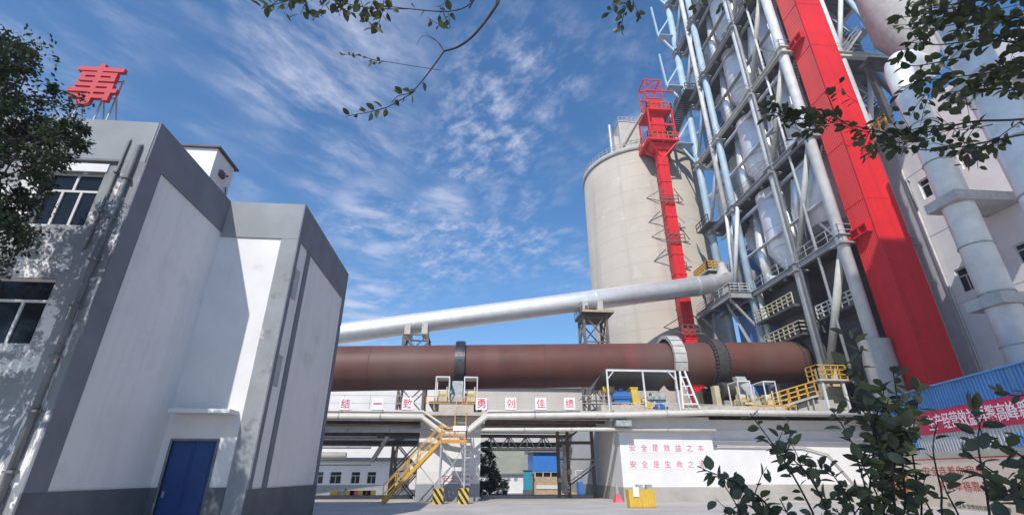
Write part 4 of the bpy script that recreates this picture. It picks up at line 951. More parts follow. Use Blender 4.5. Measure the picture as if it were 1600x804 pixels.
for dy in (-.9, .9):
    a, b = p+V((dy,0,0)), q+V((dy,0,0)); s_.bar(a, b, .1, .45)
    for h in (.55, 1.1): s_.bar(a+V((0,0,h)), b+V((0,0,h)), .07)
    for k in range(9): t = a.lerp(b, k/8); s_.bar(t, t+V((0,0,1.1)), .07)
s_.box(q.x-.9, XL-.2, q.y-1.8, q.y, q.z-.1, q.z+.05); s_.rail([(q.x-.9, q.y-1.8, q.z), (XL, q.y-1.8, q.z)], 1.1, .05, 1.0)
s_.build('handrail', M['darksteel'], o)
tag(MB().cyl((30.6, 62.5, 0), .42, 30, at(1075, 205, Y=62.5).z, 16).tube([(30.6, 62.5, at(1075, 205, Y=62.5).z), (31.5, 61.5, at(1075, 205, Y=62.5).z+4)], .42, 16).build('vent_duct', M['panelblue'], org=(30.6, 62.5, 30)), 'dark blue vertical duct between silo and tower', 'duct')

# ------------------------------------------------------------------ red elevator shaft
rs = thing('elevator_shaft', (34.9, 34.5, 0), 'bright red corrugated elevator shaft in front of the tower', 'elevator shaft')
ax0, ax1, ay0, ay1, az1 = 33.5, 36.25, 33.3, 35.7, 84
s_ = MB(); s_.box(ax0, ax1, ay0, ay1, 0, az1); s_.build('core', M['red'], rs)
s_ = MB(); s_.corr((ax0, ay0-.012, 0), (1,0,0), ax1-ax0, 0, az1, .17, .03, (0,-1,0)); s_.corr((ax0-.012, ay1, 0), (0,-1,0), ay1-ay0, 0, az1, .17, .03, (-1,0,0)); s_.corr((ax1+.012, ay0, 0), (0,1,0), ay1-ay0, 0, az1, .17, .03, (1,0,0)); s_.build('cladding', M['red'], rs)
s_ = MB()
for x in (ax0, ax1): s_.box(x-.06, x+.06, ay0-.055, ay0+.05, 0, az1)
z = 6.0
s_.build('corner_trim', M['red'], rs)
z = 5.2
while z < 80:
    MB().box(ax0-.05, ax1+.05, ay0-.05, ay1+.02, z, z+.07).build('panel_joint', M['red'], rs); z += 6.1
for z in (20.4, 43.2):
    s_ = MB(); s_.box(ax0-.5, ax0-.045, ay0+.3, ay1+.3, z, z+.12); s_.box(ax0-.5, ax0-.045, ay0+.3, ay1+.3, z+.75, z+.87)
    for y in (ay0+.3, (ay0+ay1)/2, ay1): s_.box(ax0-.48, ax0-.045, y, y+.12, z+.12, z+.75)
    s_.bar((ax0-.25, ay1, z+.4), (XL-.2, YD-.1, z+.4), .2); s_.build('tie_bracket', M['red'], rs)

# ------------------------------------------------------------------ right concrete building + big pipes
XW, yw0, yw1, zw = 39.3, 16.0, 35.95, 31.5
rb = thing('blending_silo_building', (45, 26, 0), 'tall white plastered building with small windows right of the red shaft', 'building')
wins = [(31.9, 33.5, 23.7, 25.5), (32.2, 33.5, 14.9, 16.9), (28.1, 29.6, 24.2, 25.9), (27.3, 28.8, 15.4, 16.9), (23.6, 25, 24.2, 25.9), (31.9, 33.5, 6, 8)]
w = MB(); wall(w, (XW, yw0, 0), (0,1,0), yw1-yw0, 0, zw, [(a-yw0, b-yw0, c, d) for a, b, c, d in wins], .3, (-1,0,0))
w.box(XW+.6, 60, yw0, yw1-.01, 0, zw-.01); w.add([(XW,yw0,0),(60,yw0,0),(60,yw0,zw),(XW,yw0,zw)], [(0,1,2,3)]); w.add([(XW,yw1,0),(60,yw1,0),(60,yw1,zw),(XW,yw1,zw)], [(0,1,2,3)]); w.add([(XW,yw0,zw),(60,yw0,zw),(60,yw1,zw),(XW,yw1,zw)], [(0,1,2,3)])
w.build('wall', M['wallr'], rb)
for a, b, c, d in wins: window(rb, (XW, yw0, 0), (0,1,0), (-1,0,0), a-yw0, b-yw0, c, d, depth=.22, trans=.68, mull=(.5,), t=.09)
MB().box(XW-.12, XW, yw1-1.35, yw1+.02, 0, zw).build('pilaster', M['wallg'], rb)
s_ = MB()
for z in (8.5, 14.2, 20.4, 26.4): s_.box(XW-.02, XW, yw0, yw1-1.36, z, z+.05)
s_.build('joint_line', M['wallg'], rb)
MB().box(XW-1.4, 48, yw1-3.2, yw1+.1, zw-.6, zw-.1).build('balcony_slab', M['cover'], rb)
MB().rail([(XW-1.35, yw1, zw-.1), (XW-1.35, yw1-3.1, zw-.1)], 1.2, .05, .7, 3).build('balcony_rail', M['orange'], rb)
MB().tube([(XW-.2, yw1-1.7, 30), (XW-.2, yw1-1.7, 1)], .1, 10).build('downpipe', M['cover'], rb)
MB().tube([(XW-.05, 34.1, 25.9), (XW-.3, 34.1, 26.2), (XW-.3, 34.1, 23.0)], .07, 8).build('downpipe', M['gearbox'], rb)
def bigpipe(x, y, r, zt, bz, label, elbow=None):
    o = thing('process_pipe', (x, y, 0), label, 'pipe', 'big silver process pipes on the white building')
    s_ = MB(); pts = [(x, y, 0), (x, y, zt)]
    if elbow: pts += [V((x, y, zt))+V(e) for e in elbow]
    s_.tube(pts, r, 40); s_.build('pipe', M['bigpipe'], o)
    z = 2.0
    while z < zt: MB().lathe((x, y, 0), [(r, z-.05), (r+.06, z-.05), (r+.06, z+.05), (r, z+.05)], 40, smooth=False).build('flange_ring', M['gearbox'], o); z += 3.6
    for b in bz:
        s_ = MB(); s_.box(x-r-.35, XW-.002, y-r-.3, y+r+.3, b, b+.75); s_.build('concrete_bracket', M['cover'], o)
    return o
bigpipe(35.6, 28.2, .97, 33.0, (at(1578, 448, X=34.3).z-.75, at(1495, 292, X=34.3).z-.75), 'big silver pipe held by concrete brackets beside the window column', [(.3, .1, .8), (.9, .25, 1.5), (2.0, .5, 2.0), (5.2, 1.5, 2.4)])
bigpipe(32.6, 21.2, 1.1, 36, (24.2,), 'big silver pipe nearest the camera at the right edge of the building')
o = tag(MB().lathe((41, 30, 0), [(.8, 36), (2.9, 41), (2.9, 47), (2.2, 48.5), (.1, 49)], 40).build('dust_collector', M['cover'], org=(41, 30, 36)), 'beige round dust collector vessel above the white building', 'vessel')
tag(MB().bar((39.6, 33.9, zw-.05), (39.6, 33.9, 40), .5).bar((42.5, 33.9, zw-.05), (42.5, 33.9, 40), .5).bar((39.6, 33.9, 39), (42.5, 33.9, 34), .3).box(39.3, 43, 33.2, 34.6, 40, 40.5).build('vessel_frame', M['darksteel'], org=(41, 33.9, zw)), 'dark steel frame standing on the white building roof behind the pipe', 'steel frame')

# ------------------------------------------------------------------ blue shed with banner and billboard (right foreground)
sA = at(1368, 627, Z=6.0); sB = at(1600, 567, Z=6.0); su = (sB-sA); su.z = 0; su.normalize(); sn = V((-su.y, su.x, 0))
if sn.dot(V((-1,0,0))) < 0: sn = -sn
L_ = (sB-sA).length+8; base = V((sA.x, sA.y, 0))
sd = thing('workshop_shed', base, 'blue corrugated workshop shed along the right with cream wall below', 'shed')
def sp_(px, py): q = atpl(px, py, base, sn); return (q-base).dot(su), q.z
zb1 = sp_(1535, 669)[1]; zb2 = sp_(1535, 627)[1]; zc1 = sp_(1480, 705)[1]
def slab(mb, a, b, z0, z1, t0, t1, mi=0):
    P = [base+su*a+sn*t0, base+su*b+sn*t0, base+su*b+sn*t1, base+su*a+sn*t1]
    return mb.hexa([p+V((0,0,z0)) for p in P], [p+V((0,0,z1)) for p in P], mi)
slab(MB(), 0, L_, 0, 6.0, -7, -.06).build('core_wall', M['cladwhite'], sd)
MB().corr(base, su, L_, zb2-.25, 6.0, .24, .075, sn).build('upper_cladding', M['cladblue'], sd)
MB().corr(base, su, L_, zc1, zb2-.26, .24, .075, sn).build('lower_cladding', M['cladwhite'], sd)
MB().corr(base+sn*.08, su, 3.4, zc1+.25, zc1+.95, .2, .04, sn).build('blue_patch', M['cladblue'], sd)
MB().corr(base+su*(L_*.5)+sn*.08, su, L_*.2, zc1, zc1+.6, .2, .04, sn).build('blue_patch', M['cladblue'], sd)
slab(MB(), 0, L_, 0, zc1, -.05, .08).build('cream_wall', M['cream'], sd)
s_ = MB(); slab(s_, -.2, L_, 6.0, 6.06, -7.2, .25); s_.build('roof_edge', M['cladblue'], sd)
bn0 = sp_(1432, 655)[0]
bn = thing('banner', base+su*bn0, 'red banner with white slogan characters across the blue shed', 'banner')
slab(MB(), bn0, L_, zb1, zb2, .085, .105).build('cloth', M['banner'], bn)
c0 = sp_(1452, 660)[0]; c1 = sp_(1600, 636)[0]; n_ = 10.35; cw = (c1-c0)/n_
s_ = MB(); hgt = (zb2-zb1)*.66
for k, chx in enumerate('生产经营效益再攀高峰新佳绩'):
    P = base+su*(c0+cw*(k+.04))+sn*.105+V((0,0,zb1+(zb2-zb1)*.17))
    if c0+cw*(k+1) > L_: break
    text(s_, chx, P, su, (0,0,1), hgt, .01, .005, width=cw*.92)
s_.build('lettering', M['bannertext'], bn)
# billboard
bf = 1.3     # stands in front of the shed
bP = base+sn*bf
def bp_(px, py): q = atpl(px, py, bP, sn); return (q-bP).dot(su), q.z
e0 = bp_(1392, 745)[0]; e1 = bp_(1640, 740)[0]; ztp = bp_(1480, 717)[1]; zbt = bp_(1490, 799)[1]
bb = thing('billboard', bP+su*e0, 'peach safety billboard with red characters in front of the shed', 'billboard')
def bslab(mb, a, b, z0, z1, t0, t1):
    P = [bP+su*a+sn*t0, bP+su*b+sn*t0, bP+su*b+sn*t1, bP+su*a+sn*t1]
    return mb.hexa([p+V((0,0,z0)) for p in P], [p+V((0,0,z1)) for p in P])
bslab(MB(), e0, e1, zbt, ztp, -.05, 0).build('panel', M['poster'], bb)
s_ = MB(); bslab(s_, e0-.03, e1+.03, ztp, ztp+.06, -.07, .02); bslab(s_, e0-.03, e1+.03, zbt-.06, zbt, -.07, .02); s_.build('frame', M['postred'], bb)
s_ = MB()
for a in (e0+.3, (e0+e1)/2, e1-.3): bslab(s_, a-.05, a+.05, 0, zbt-.06, -.06, .0)
s_.build('post', M['steel'], bb)
s_ = MB()
for ln, pa, pb_, py in (('安全连着你我他', 1445, 1543, 743), ('平安幸福靠大家', 1470, 1566, 767)):
    a, z = bp_(pa, py); b, _ = bp_(pb_, py); z1 = bp_((pa+pb_)/2, py-16)[1]; z0 = bp_((pa+pb_)/2, py)[1]
    text(s_, ln, bP+su*a+V((0,0,z0)), su, (0,0,1), (z1-z0), .008, .006, width=b-a)
s_.build('lettering', M['postred'], bb)
s_ = MB(); a, z0 = bp_(1482, 791); b, _ = bp_(1580, 795); z1 = bp_(1530, 786)[1]
text(s_, '质量为生命 管理创效益 安全是保障', bP+su*a+V((0,0,z0)), su, (0,0,1), .2, .008, .004, width=b-a); s_.build('small_lettering', M['grn'], bb)
s_ = MB(); a, z0 = bp_(1398, 775); b, z1 = bp_(1416, 735)
pts = [(0,0),(.5,-.1),(.9,.15),(.8,.5),(1,.8),(.6,1),(.35,.8),(.1,.9),(-.1,.5)]
P = [bP+su*(a+(b-a)*x)+V((0,0,z0+(z1-z0)*y)) for x, y in pts]
s_.add([p+sn*.004 for p in P]+[p-sn*.01 for p in P], [list(range(9)), list(range(9, 18))[::-1]]+[[i, (i+1)%9, 9+(i+1)%9, 9+i] for i in range(9)]); s_.build('printed_emblem', M['postorange'], bb)

# slim unseen block, added behind the camera to shade the red shaft foot
mb_ = thing('added_shade_block', (20, -7, 0), 'slim tall grey concrete block added behind the camera to shade the red shaft', 'building')
zsh = at(1400, 373, Y=33.3).z
TOS = V((-1.51, -4.16, 4.10)).normalized()
ztm = zsh+(33.3+3)*TOS.z/abs(TOS.y)
xlm = 31.6+(36+3)*TOS.x/abs(TOS.y)
MB().box(xlm, xlm+6.6, -11, -3, 0, ztm).build('wall', M['conc'], mb_)
s_ = MB()
for k in range(8):
    for j in range(2): s_.box(xlm+1.2+j*3.2, xlm+2.6+j*3.2, -3.0, -2.94, 5+k*6, 7+k*6)
s_.build('window', M['glass'], mb_)

# ------------------------------------------------------------------ vegetation
def leafmesh(mb, p, d, n, L_, w, mi=0):
    """ovate leaf folded on its midrib"""
    d = d.normalized(); s = d.cross(n).normalized(); n = s.cross(d)
    prof = ((0, 0), (.22, .38), (.5, .5), (.78, .34), (1, 0)); cup = .16
    mid = [p+d*(L_*t)+n*(-.10*L_*t*t) for t, _ in prof]
    e1 = [mid[i]+s*(w*prof[i][1])+n*(cup*w*prof[i][1]*2) for i in (1, 2, 3)]; e2 = [mid[i]-s*(w*prof[i][1])+n*(cup*w*prof[i][1]*2) for i in (1, 2, 3)]
    mb.add(mid+e1+e2, [(0,1,5),(1,2,6,5),(2,3,7,6),(3,4,7),(0,8,1),(1,8,9,2),(2,9,10,3),(3,10,4)], mi, True)
def rv(): return V((random.uniform(-1,1), random.uniform(-1,1), random.uniform(-1,1))).normalized()
def spray(tw_, lf, pts, r0, r1, nleaf, L_, w=.62, frm=.15, side=1.0):
    """twig along pts with alternate leaves"""
    pts = [V(p) for p in pts]; fine = []
    for i in range(len(pts)-1):
        for k in range(5):
            t = k/5; a = pts[max(i-1,0)]; b = pts[i]; c = pts[i+1]; e = pts[min(i+2, len(pts)-1)]
            fine.append(.5*((2*b)+(c-a)*t+(2*a-5*b+4*c-e)*t*t+(3*b-a-3*c+e)*t**3))
    fine.append(pts[-1]); n = len(fine)
    tw_.tube(fine, [r0+(r1-r0)*i/(n-1) for i in range(n)], 6)
    for k in range(nleaf):
        t = frm+(1-frm)*(k+random.random()*.8)/nleaf; f = min(n-2, max(0, t*(n-1))); i = int(f); p = fine[i].lerp(fine[i+1], f-i); ax = (fine[i+1]-fine[i]).normalized()
        o = rv(); o = (o-ax*o.dot(ax)).normalized()
        d = (ax*.55+o*side+V((0,0,-.12))).normalized(); nn = (V((0,0,1))+rv()*.9).normalized()
        if abs(nn.dot(d)) > .95: nn = V((1,0,0))
        l = L_*random.uniform(.65, 1.15); q = p+d*l*.12
        leafmesh(lf, q, d, nn, l, l*w*random.uniform(.85, 1.15))
    return fine
# overhead plum tree: trunk out of frame right/behind, limbs reach over the view
ot = thing('plum_tree', (4.6, -.6, 0), 'dark leaved tree overhanging the top and right of the view', 'tree')
tw_ = MB(); lf = MB()
def pp(px, py, Y): return at(px, py, Y=Y)
trunk = [V((4.6,-.6,0)), V((4.5,-.5,1.6)), V((4.35,-.3,3.2)), V((4.0,0,4.6))]
tw_.tube(trunk, [.16,.14,.12,.09], 12)
hubA = V((3.2, .6, 5.3)); hubB = V((1.2, .7, 5.6)); hubC = V((4.4, 1.2, 4.6))
tw_.tube([trunk[-1], V((3.6,.3,5.1)), hubA, hubB, V((-.4,.9,5.5))], [.08,.07,.055,.035,.02], 8)
tw_.tube([trunk[2], V((4.4,.5,4.1)), hubC, V((4.0,1.8,4.2))], [.09,.07,.05,.03], 8)
Yo = 2.4
def br(points, r0, r1, n, L_=.075, frm=.15, Y=None): spray(tw_, lf, [p if isinstance(p, V) else pp(p[0], p[1], p[2] if len(p) > 2 else (Y or Yo)) for p in points], r0, r1, n, L_, frm=frm)
# long bare twig with leafy ends (top centre)
br([hubB, (800,-40,2.3), (778,5), (745,50), (718,72), (694,80)], .012, .007, 0)
br([(694,80), (676,105), (655,132), (640,148)], .006, .003, 2, frm=.5)
br([(652,136), (638,146), (622,150), (612,160)], .004, .002, 9, .062, .05)
br([(604,168), (590,172), (572,176), (540,182)], .004, .002, 9, .062, 0)
br([(640,148), (620,160), (604,168)], .003, .003, 0)
br([(694,80), (684,66), (662,56), (650,72)], .003, .001, 0); br([(694,80), (680,62), (664,52)], .003, .001, 0)
br([(600,96), (585,94), (565,88), (532,84)], .003, .0015, 10, .055, 0); br([(690,110), (650,104), (600,96)], .002, .002, 0)
br([hubB, (760,-30,2.3), (735,6), (700,18), (640,14), (590,8)], .006, .003, 6, .06, .3)
br([(700,18), (702,30), (700,45), (668,28)], .003, .002, 12, .055, .1)
br([(640,14), (600,14), (560,10), (500,-5)], .004, .003, 18, .07)
for x, y in ((450,-8), (475,-6), (505,-8), (535,-4), (580,-6), (610,-10), (690,0)): br([(x+14,y-16), (x+6,y), (x,y+16), (x-6,y+30)], .003, .001, 8, .07, .1)
br([(600,0), (595,28), (585,46)], .004, .002, 14, .07); br([(520,-12), (530,10), (555,22)], .004, .002, 14, .07)
br([hubB, (620,-60,2.3), (540,-25), (470,-4), (410,12)], .006, .002, 22, .07, .4); br([(470,-4), (480,14), (505,26)], .003, .002, 8, .068)
br([(560,-10), (570,20), (572,34)], .003, .002, 8, .07); br([(440,-5), (425,8), (408,14)], .003, .002, 5, .065)
br([hubA, (980,-60,2.3), (985,-10), (975,20), (970,48)], .006, .002, 24, .06, .35); br([(985,-10), (995,15), (1002,30)], .003, .002, 8, .06); br([(975,-6), (960,10), (952,22)], .003, .002, 7, .06)
for x in (1100, 1140, 1170): br([hubA, (x+20,-50,2.5), (x,-12,2.5), (x-15,14,2.5)], .006, .002, 10, .06, .4)
# right side: limbs coming in from the right edge
def rb_(pts, r0=.006, n=14, L_=.07, subs=0, Y=2.0, frm=.1):
    br(pts, r0, r0*.35, n, L_, frm, Y)
    P = [p if len(p) > 2 else (p[0], p[1], Y) for p in pts if not isinstance(p, V)]
    for k in range(subs):
        i = random.randrange(len(P)-1); t = random.random(); a, b = P[i], P[i+1]
        x, y = a[0]+(b[0]-a[0])*t, a[1]+(b[1]-a[1])*t; dx, dy = random.uniform(-55, 15), random.uniform(-28, 55)
        br([(x,y,Y), (x+dx*.5, y+dy*.4, Y+random.uniform(-.1,.1)), (x+dx, y+dy, Y+random.uniform(-.2,.2))], .0025, .001, random.randint(4,7), L_*.95, .2)
rb_([(1720,170), (1600,186), (1520,190), (1450,206), (1395,208), (1330,196)], .008, 16, .062, 7)
rb_([(1720,190), (1600,210), (1510,228), (1440,234), (1370,222)], .006, 14, .06, 5)
rb_([(1720,120), (1600,136), (1520,140), (1440,150)], .005, 14, .062, 6, 2.1)
rb_([(1720,60), (1620,70), (1540,62), (1470,70), (1420,66)], .007, 22, .072, 12, 1.9)
rb_([(1720,20), (1620,30), (1530,22), (1450,36)], .006, 24, .074, 12, 1.9)
rb_([(1720,-20), (1600,-10), (1540,10), (1490,26)], .006, 20, .074, 10, 1.9)
rb_([(1720,90), (1620,104), (1560,112), (1480,122), (1420,128)], .006, 22, .070, 10, 2.0)
rb_([(1330,196), (1310,186), (1298,160), (1288,142)], .003, 9, .055, 2)
rb_([(1395,208), (1340,204), (1300,192), (1262,206)], .003, 18, .058, 5)
rb_([(1300,192), (1270,176), (1240,172), (1205,186)], .003, 12, .055, 5)
rb_([(1340,160), (1325,150), (1310,128)], .002, 5, .05)
rb_([(1600,186), (1560,215), (1540,236)], .004, 8, .06, 3)
tw_.tube([hubC, pp(1720,60,1.9)], .03, 8); tw_.tube([hubC, pp(1720,170,2.0)], .03, 8); tw_.tube([hubC, pp(1720,-20,1.9)], .025, 8); tw_.tube([pp(1720,60,1.9), pp(1720,20,1.9), pp(1720,-20,1.9)], .012, 6)
tw_.tube([pp(1720,60,1.9), pp(1720,90,2.0), pp(1720,120,2.1), pp(1720,190,2.0)], .012, 6)
random.seed(5)
for k in range(34):
    x = random.uniform(1425, 1640); y = random.uniform(-20, 150)*(1 if x > 1500 else .75); yy = random.uniform(1.75, 2.2)
    dx, dy = random.uniform(-70, -25), random.uniform(-15, 40)
    br([(x+70,y-14,yy), (x,y,yy), (x+dx*.5,y+dy*.4,yy), (x+dx,y+dy,yy)], .004, .001, random.randint(8,13), .07, .1)
for k in range(12):
    x = random.uniform(1400, 1560); y = random.uniform(190, 236); yy = 2.0
    br([(x+40,y-8,yy), (x,y,yy), (x-25,y+random.uniform(-26,22),yy), (x-48,y+random.uniform(-40,34),yy)], .003, .001, random.randint(5,8), .058, .1)
for k in range(7):
    x = random.uniform(1215, 1262); y = random.uniform(165, 205)
    br([(x+30,y+5,2.0), (x,y,2.0), (x-18,y+random.uniform(-22,22),2.0), (x-34,y+random.uniform(-30,30),2.0)], .003, .001, 7, .055, .1)
tw_.build('trunk', M['bark'], ot); lf.build('crown', M['leaf'], ot)
# bush lower right
bu = thing('shrub', (2.6, 2.3, 0), 'dark leafy shrub filling the lower right corner', 'shrub')
tw_ = MB(); lf = MB(); Yo = 2.2
root = V((2.7, 2.2, 0)); roots = [root+V((random.uniform(-.5,.4), random.uniform(-.3,.3), 0)) for _ in range(16)]
def bush(pts, n, L_=.075, subs=0, Y=2.2, r0=.007):
    rt = random.choice(roots); P = [(p[0], p[1], Y) for p in pts]
    a = pp(*P[0]); spray(tw_, lf, [rt, rt.lerp(a, .5)+V((0,0,.1)), a]+[pp(*q) for q in P[1:]], r0, r0*.3, n, L_, frm=.42)
    for k in range(subs):
        i = random.randrange(len(P)-1); t = random.random(); a, b = P[i], P[i+1]
        x, y = a[0]+(b[0]-a[0])*t, a[1]+(b[1]-a[1])*t; dx, dy = random.uniform(-45, 45), random.uniform(-55, 15)
        spray(tw_, lf, [pp(x,y,Y), pp(x+dx*.5,y+dy*.6,Y+random.uniform(-.1,.1)), pp(x+dx,y+dy,Y+random.uniform(-.2,.2))], .0025, .001, random.randint(4,7), L_, frm=.2)
bush([(1240,860), (1200,790), (1165,762), (1130,745), (1098,732)], 26, .058, 4)
bush([(1330,880), (1290,790), (1262,740), (1240,718), (1225,705)], 22, .062, 6)
bush([(1300,870), (1270,800), (1235,735), (1205,690), (1172,645)], 20, .055, 1)
bush([(1360,880), (1335,800), (1315,760), (1292,730)], 20, .064, 4)
bush([(1400,880), (1380,780), (1372,700), (1350,600), (1345,540)], 28, .074, 6)
bush([(1430,880), (1415,780), (1408,690), (1400,610), (1395,580)], 30, .075, 7)
bush([(1450,880), (1440,790), (1425,700), (1432,640), (1440,605)], 20, .075, 4)
bush([(1380,880), (1360,790), (1330,690), (1300,640)], 22, .066, 4)
bush([(1420,880), (1390,820), (1365,760), (1345,720)], 22, .068, 5)
bush([(1480,880), (1465,820), (1440,770), (1425,735)], 18, .07, 3)
bush([(1520,880), (1500,810), (1480,770), (1470,745)], 10, .07, 0)
bush([(1640,880), (1625,800), (1590,760), (1550,735), (1500,700)], 15, .075, 1, 2.0)
bush([(1660,860), (1640,780), (1610,725), (1575,700), (1520,680)], 20, .08, 3, 1.9)
bush([(1660,860), (1640,700), (1620,620), (1590,618), (1555,612)], 14, .06, 1, 2.2)
bush([(1680,880), (1640,820), (1600,780), (1570,770)], 20, .08, 4, 1.9)
random.seed(9)
for k in range(6):
    x = random.uniform(1335, 1425); y = random.uniform(570, 740)
    bush([(x+random.uniform(0,50), 870), (x+random.uniform(0,25), y+90), (x+random.uniform(-10,10), y+35), (x, y)], random.randint(14, 20), .07, 2, random.uniform(2.0, 2.5))
for k in range(9):
    x = random.uniform(1120, 1330); y = random.uniform(760, 815)
    bush([(x+40, 870), (x+20, y+40), (x, y)], 12, .06, 2, random.uniform(2.1, 2.4))
bush([(1500,860), (1470,760), (1458,700), (1465,660)], 6, .07, 0, 2.1)
bush([(1560,860), (1540,760), (1528,690), (1535,650)], 9, .07, 0, 2.0)
tw_.build('stem', M['bark'], bu); lf.build('foliage', M['leafbush'], bu)

def crown_tree(name, loc, label, blobs, nleaf, L_, trunk_h, r, m=None, group=None, clumps=90):
    o = thing(name, loc, label, 'tree', group); loc = V(loc); lf = MB(); tb = MB()
    tb.tube([loc, loc+V((.1,0,trunk_h*.5)), loc+V((0,.1,trunk_h))], [r, r*.8, r*.55], 12)
    for c, rad in blobs:
        c = V(c); tb.tube([loc+V((0,.1,trunk_h*.8)), (loc+V((0,0,trunk_h))).lerp(c, .5)+V((0,0,.2)), c], [r*.5, r*.3, r*.1], 8)
    tot = sum(b[1]**2 for b in blobs); pts = []
    for c, rad in blobs:
        for k in range(int(clumps*rad*rad/tot)):
            d = rv(); pts.append((V(c)+d*rad*random.uniform(.35, 1.0)**.6, random.uniform(.22, .5)*rad*.62, d))
            if random.random() < .35: tb.tube([V(c), pts[-1][0]], [r*.1, .008], 5)
    per = nleaf//len(pts)
    for c, cr, dd in pts:
        for k in range(per):
            p = c+rv()*cr*random.random()**.5*random.choice((1, 1, 1.35)); d = (dd*.4+rv()+V((0,0,-.2))).normalized(); n = (V((0,0,1))+rv()*.9).normalized()
            l = L_*random.uniform(.6, 1.2); s = d.cross(n)
            if s.length < .05: continue
            s.normalize(); w = l*.27
            lf.add([p, p+d*l*.5+s*w, p+d*l, p+d*l*.5-s*w], [(0,1,2,3)])
    tb.build('trunk', M['bark'], o); lf.build('crown', m or M['leaftree'], o); return o
tY = 8.3
cpt = lambda px, py, Y=tY: tuple(at(px, py, Y=Y))
crown_tree('broadleaf_tree', (-11.2, 8.0, 0), 'dense dark green tree in front of the office corner', [
    (cpt(-40,150), 1.45), (cpt(55,215), .95), (cpt(-60,260), 1.35), (cpt(0,280), .80), (cpt(-30,95), .85), (cpt(95,195), .45), (cpt(-50,360), .85), (cpt(40,120), .5), (cpt(120,205), .28), (cpt(-130,180), 1.5)],
    30000, .105, 5.2, .17, clumps=240)
q = at(765, 770, Y=50)
crown_tree('young_tree', (q.x, 50, -1), 'small dark green tree standing in the gap beside the stair pier', [((q.x-.1, 50, 1.0), 1.25), ((q.x-.3, 50, 2.5), 1.0), ((q.x-.3, 50, 3.9), .6), ((q.x+.9, 50, .3), 1.05), ((q.x-.7, 50, .2), .9)], 15000, .17, 3.0, .1, clumps=170)
q = at(539, 765, Y=60)
crown_tree('bush', (q.x, 60, -1), 'little round bush in front of the low white office', [((q.x, 60, -.45), .5)], 900, .14, .5, .05, clumps=12)
crown_tree('shade_tree', (-1.2, -4.2, 0), 'large broadleaf tree added behind the camera to shade the near leaves', [((.2, -2.6, 6.2), 2.2), ((2.0, -2.8, 6.6), 2.3), ((3.6, -2.0, 6.8), 2.0), ((-1.8, -4.5, 7), 2.2)], 12000, .28, 5.0, .25, clumps=120)  # unseen tree, added to keep the sun off the near foliage
crown_tree('facade_shade_tree', (-15.5, 4.6, 0), 'broadleaf tree added out of view on the left to shade the office front', [((-14.5,5,8.2),1.7),((-13.2,5.4,7.0),1.3),((-16,5.4,8),1.8),((-14.2,5,6.0),1.3),((-12.6,5.6,8.4),.9)], 12000, .16, 5.5, .2, clumps=150)  # unseen tree, added so its crown shades the office windows
# coloured kerb stones / pots left in front of the low office
for k, (px, m) in enumerate(((522, 'bin'), (534, 'gearbox'), (547, 'bin'), (553, 'conepink'), (566, 'bin'), (573, 'conepink'), (580, 'bin'))):
    q = at(px, 768, Y=52)
    tag(MB().box(q.x-.38, q.x+.38, 52, 52.3, -1, q.z+.14).build('kerb_block', M[m], org=(q.x, 52, -1)), 'painted kerb block in the row before the low white office', 'kerb block', 'painted kerb blocks before the low office')

hz_ = MB().box(-305, 305, -125, 305, -2.2, 95).build('haze', bpy.data.materials.new('haze_air'), org=(0, 0, 0)); hz_['kind'] = 'stuff'
hm = hz_.data.materials[0]; hm.use_nodes = True; hn = hm.node_tree.nodes; hn.remove(hn['Principled BSDF']); pv = hn.new('ShaderNodeVolumePrincipled')
pv.inputs['Color'].default_value = (.86, .89, .95, 1); pv.inputs['Density'].default_value = .0010; pv.inputs['Anisotropy'].default_value = .2
hm.node_tree.links.new(pv.outputs[0], hn['Material Output'].inputs['Volume'])
# ------------------------------------------------------------------ light and sky
sun = bpy.data.lights.new('sun', 'SUN'); sun.energy = 4.0; sun.angle = R(.5); sun.color = (1, .95, .88)
so = bpy.data.objects.new('sun', sun); C.objects.link(so); so.rotation_euler = TOS.to_track_quat('Z', 'Y').to_euler()
wd = bpy.data.worlds.new('World'); S.world = wd; wd.use_nodes = True; nt = wd.node_tree; N = nt.nodes; L = nt.links
sky = N.new('ShaderNodeTexSky'); sky.sky_type = 'NISHITA'; sky.sun_disc = False; sky.sun_elevation = math.asin(TOS.z); sky.sun_rotation = math.atan2(TOS.x, TOS.y)
sky.air_density = 1.0; sky.dust_density = .3; sky.ozone_density = 2.2; sky.altitude = 300
tc = N.new('ShaderNodeTexCoord')
def mth(op, a, b=None, c=None):
    n = N.new('ShaderNodeMath'); n.operation = op
    for i, x in enumerate((a, b, c)):
        if x is None: continue
        if isinstance(x, (int, float)): n.inputs[i].default_value = x
        else: L.new(x, n.inputs[i])
    return n.outputs[0]
sx = N.new('ShaderNodeSeparateXYZ'); L.new(tc.outputs['Generated'], sx.inputs[0])
zz = mth('MAXIMUM', sx.outputs[2], .04); zz = mth('ADD', zz, .10)
cu = mth('DIVIDE', sx.outputs[0], zz); cv = mth('DIVIDE', sx.outputs[1], zz)
cb = N.new('ShaderNodeCombineXYZ'); L.new(cu, cb.inputs[0]); L.new(cv, cb.inputs[1])
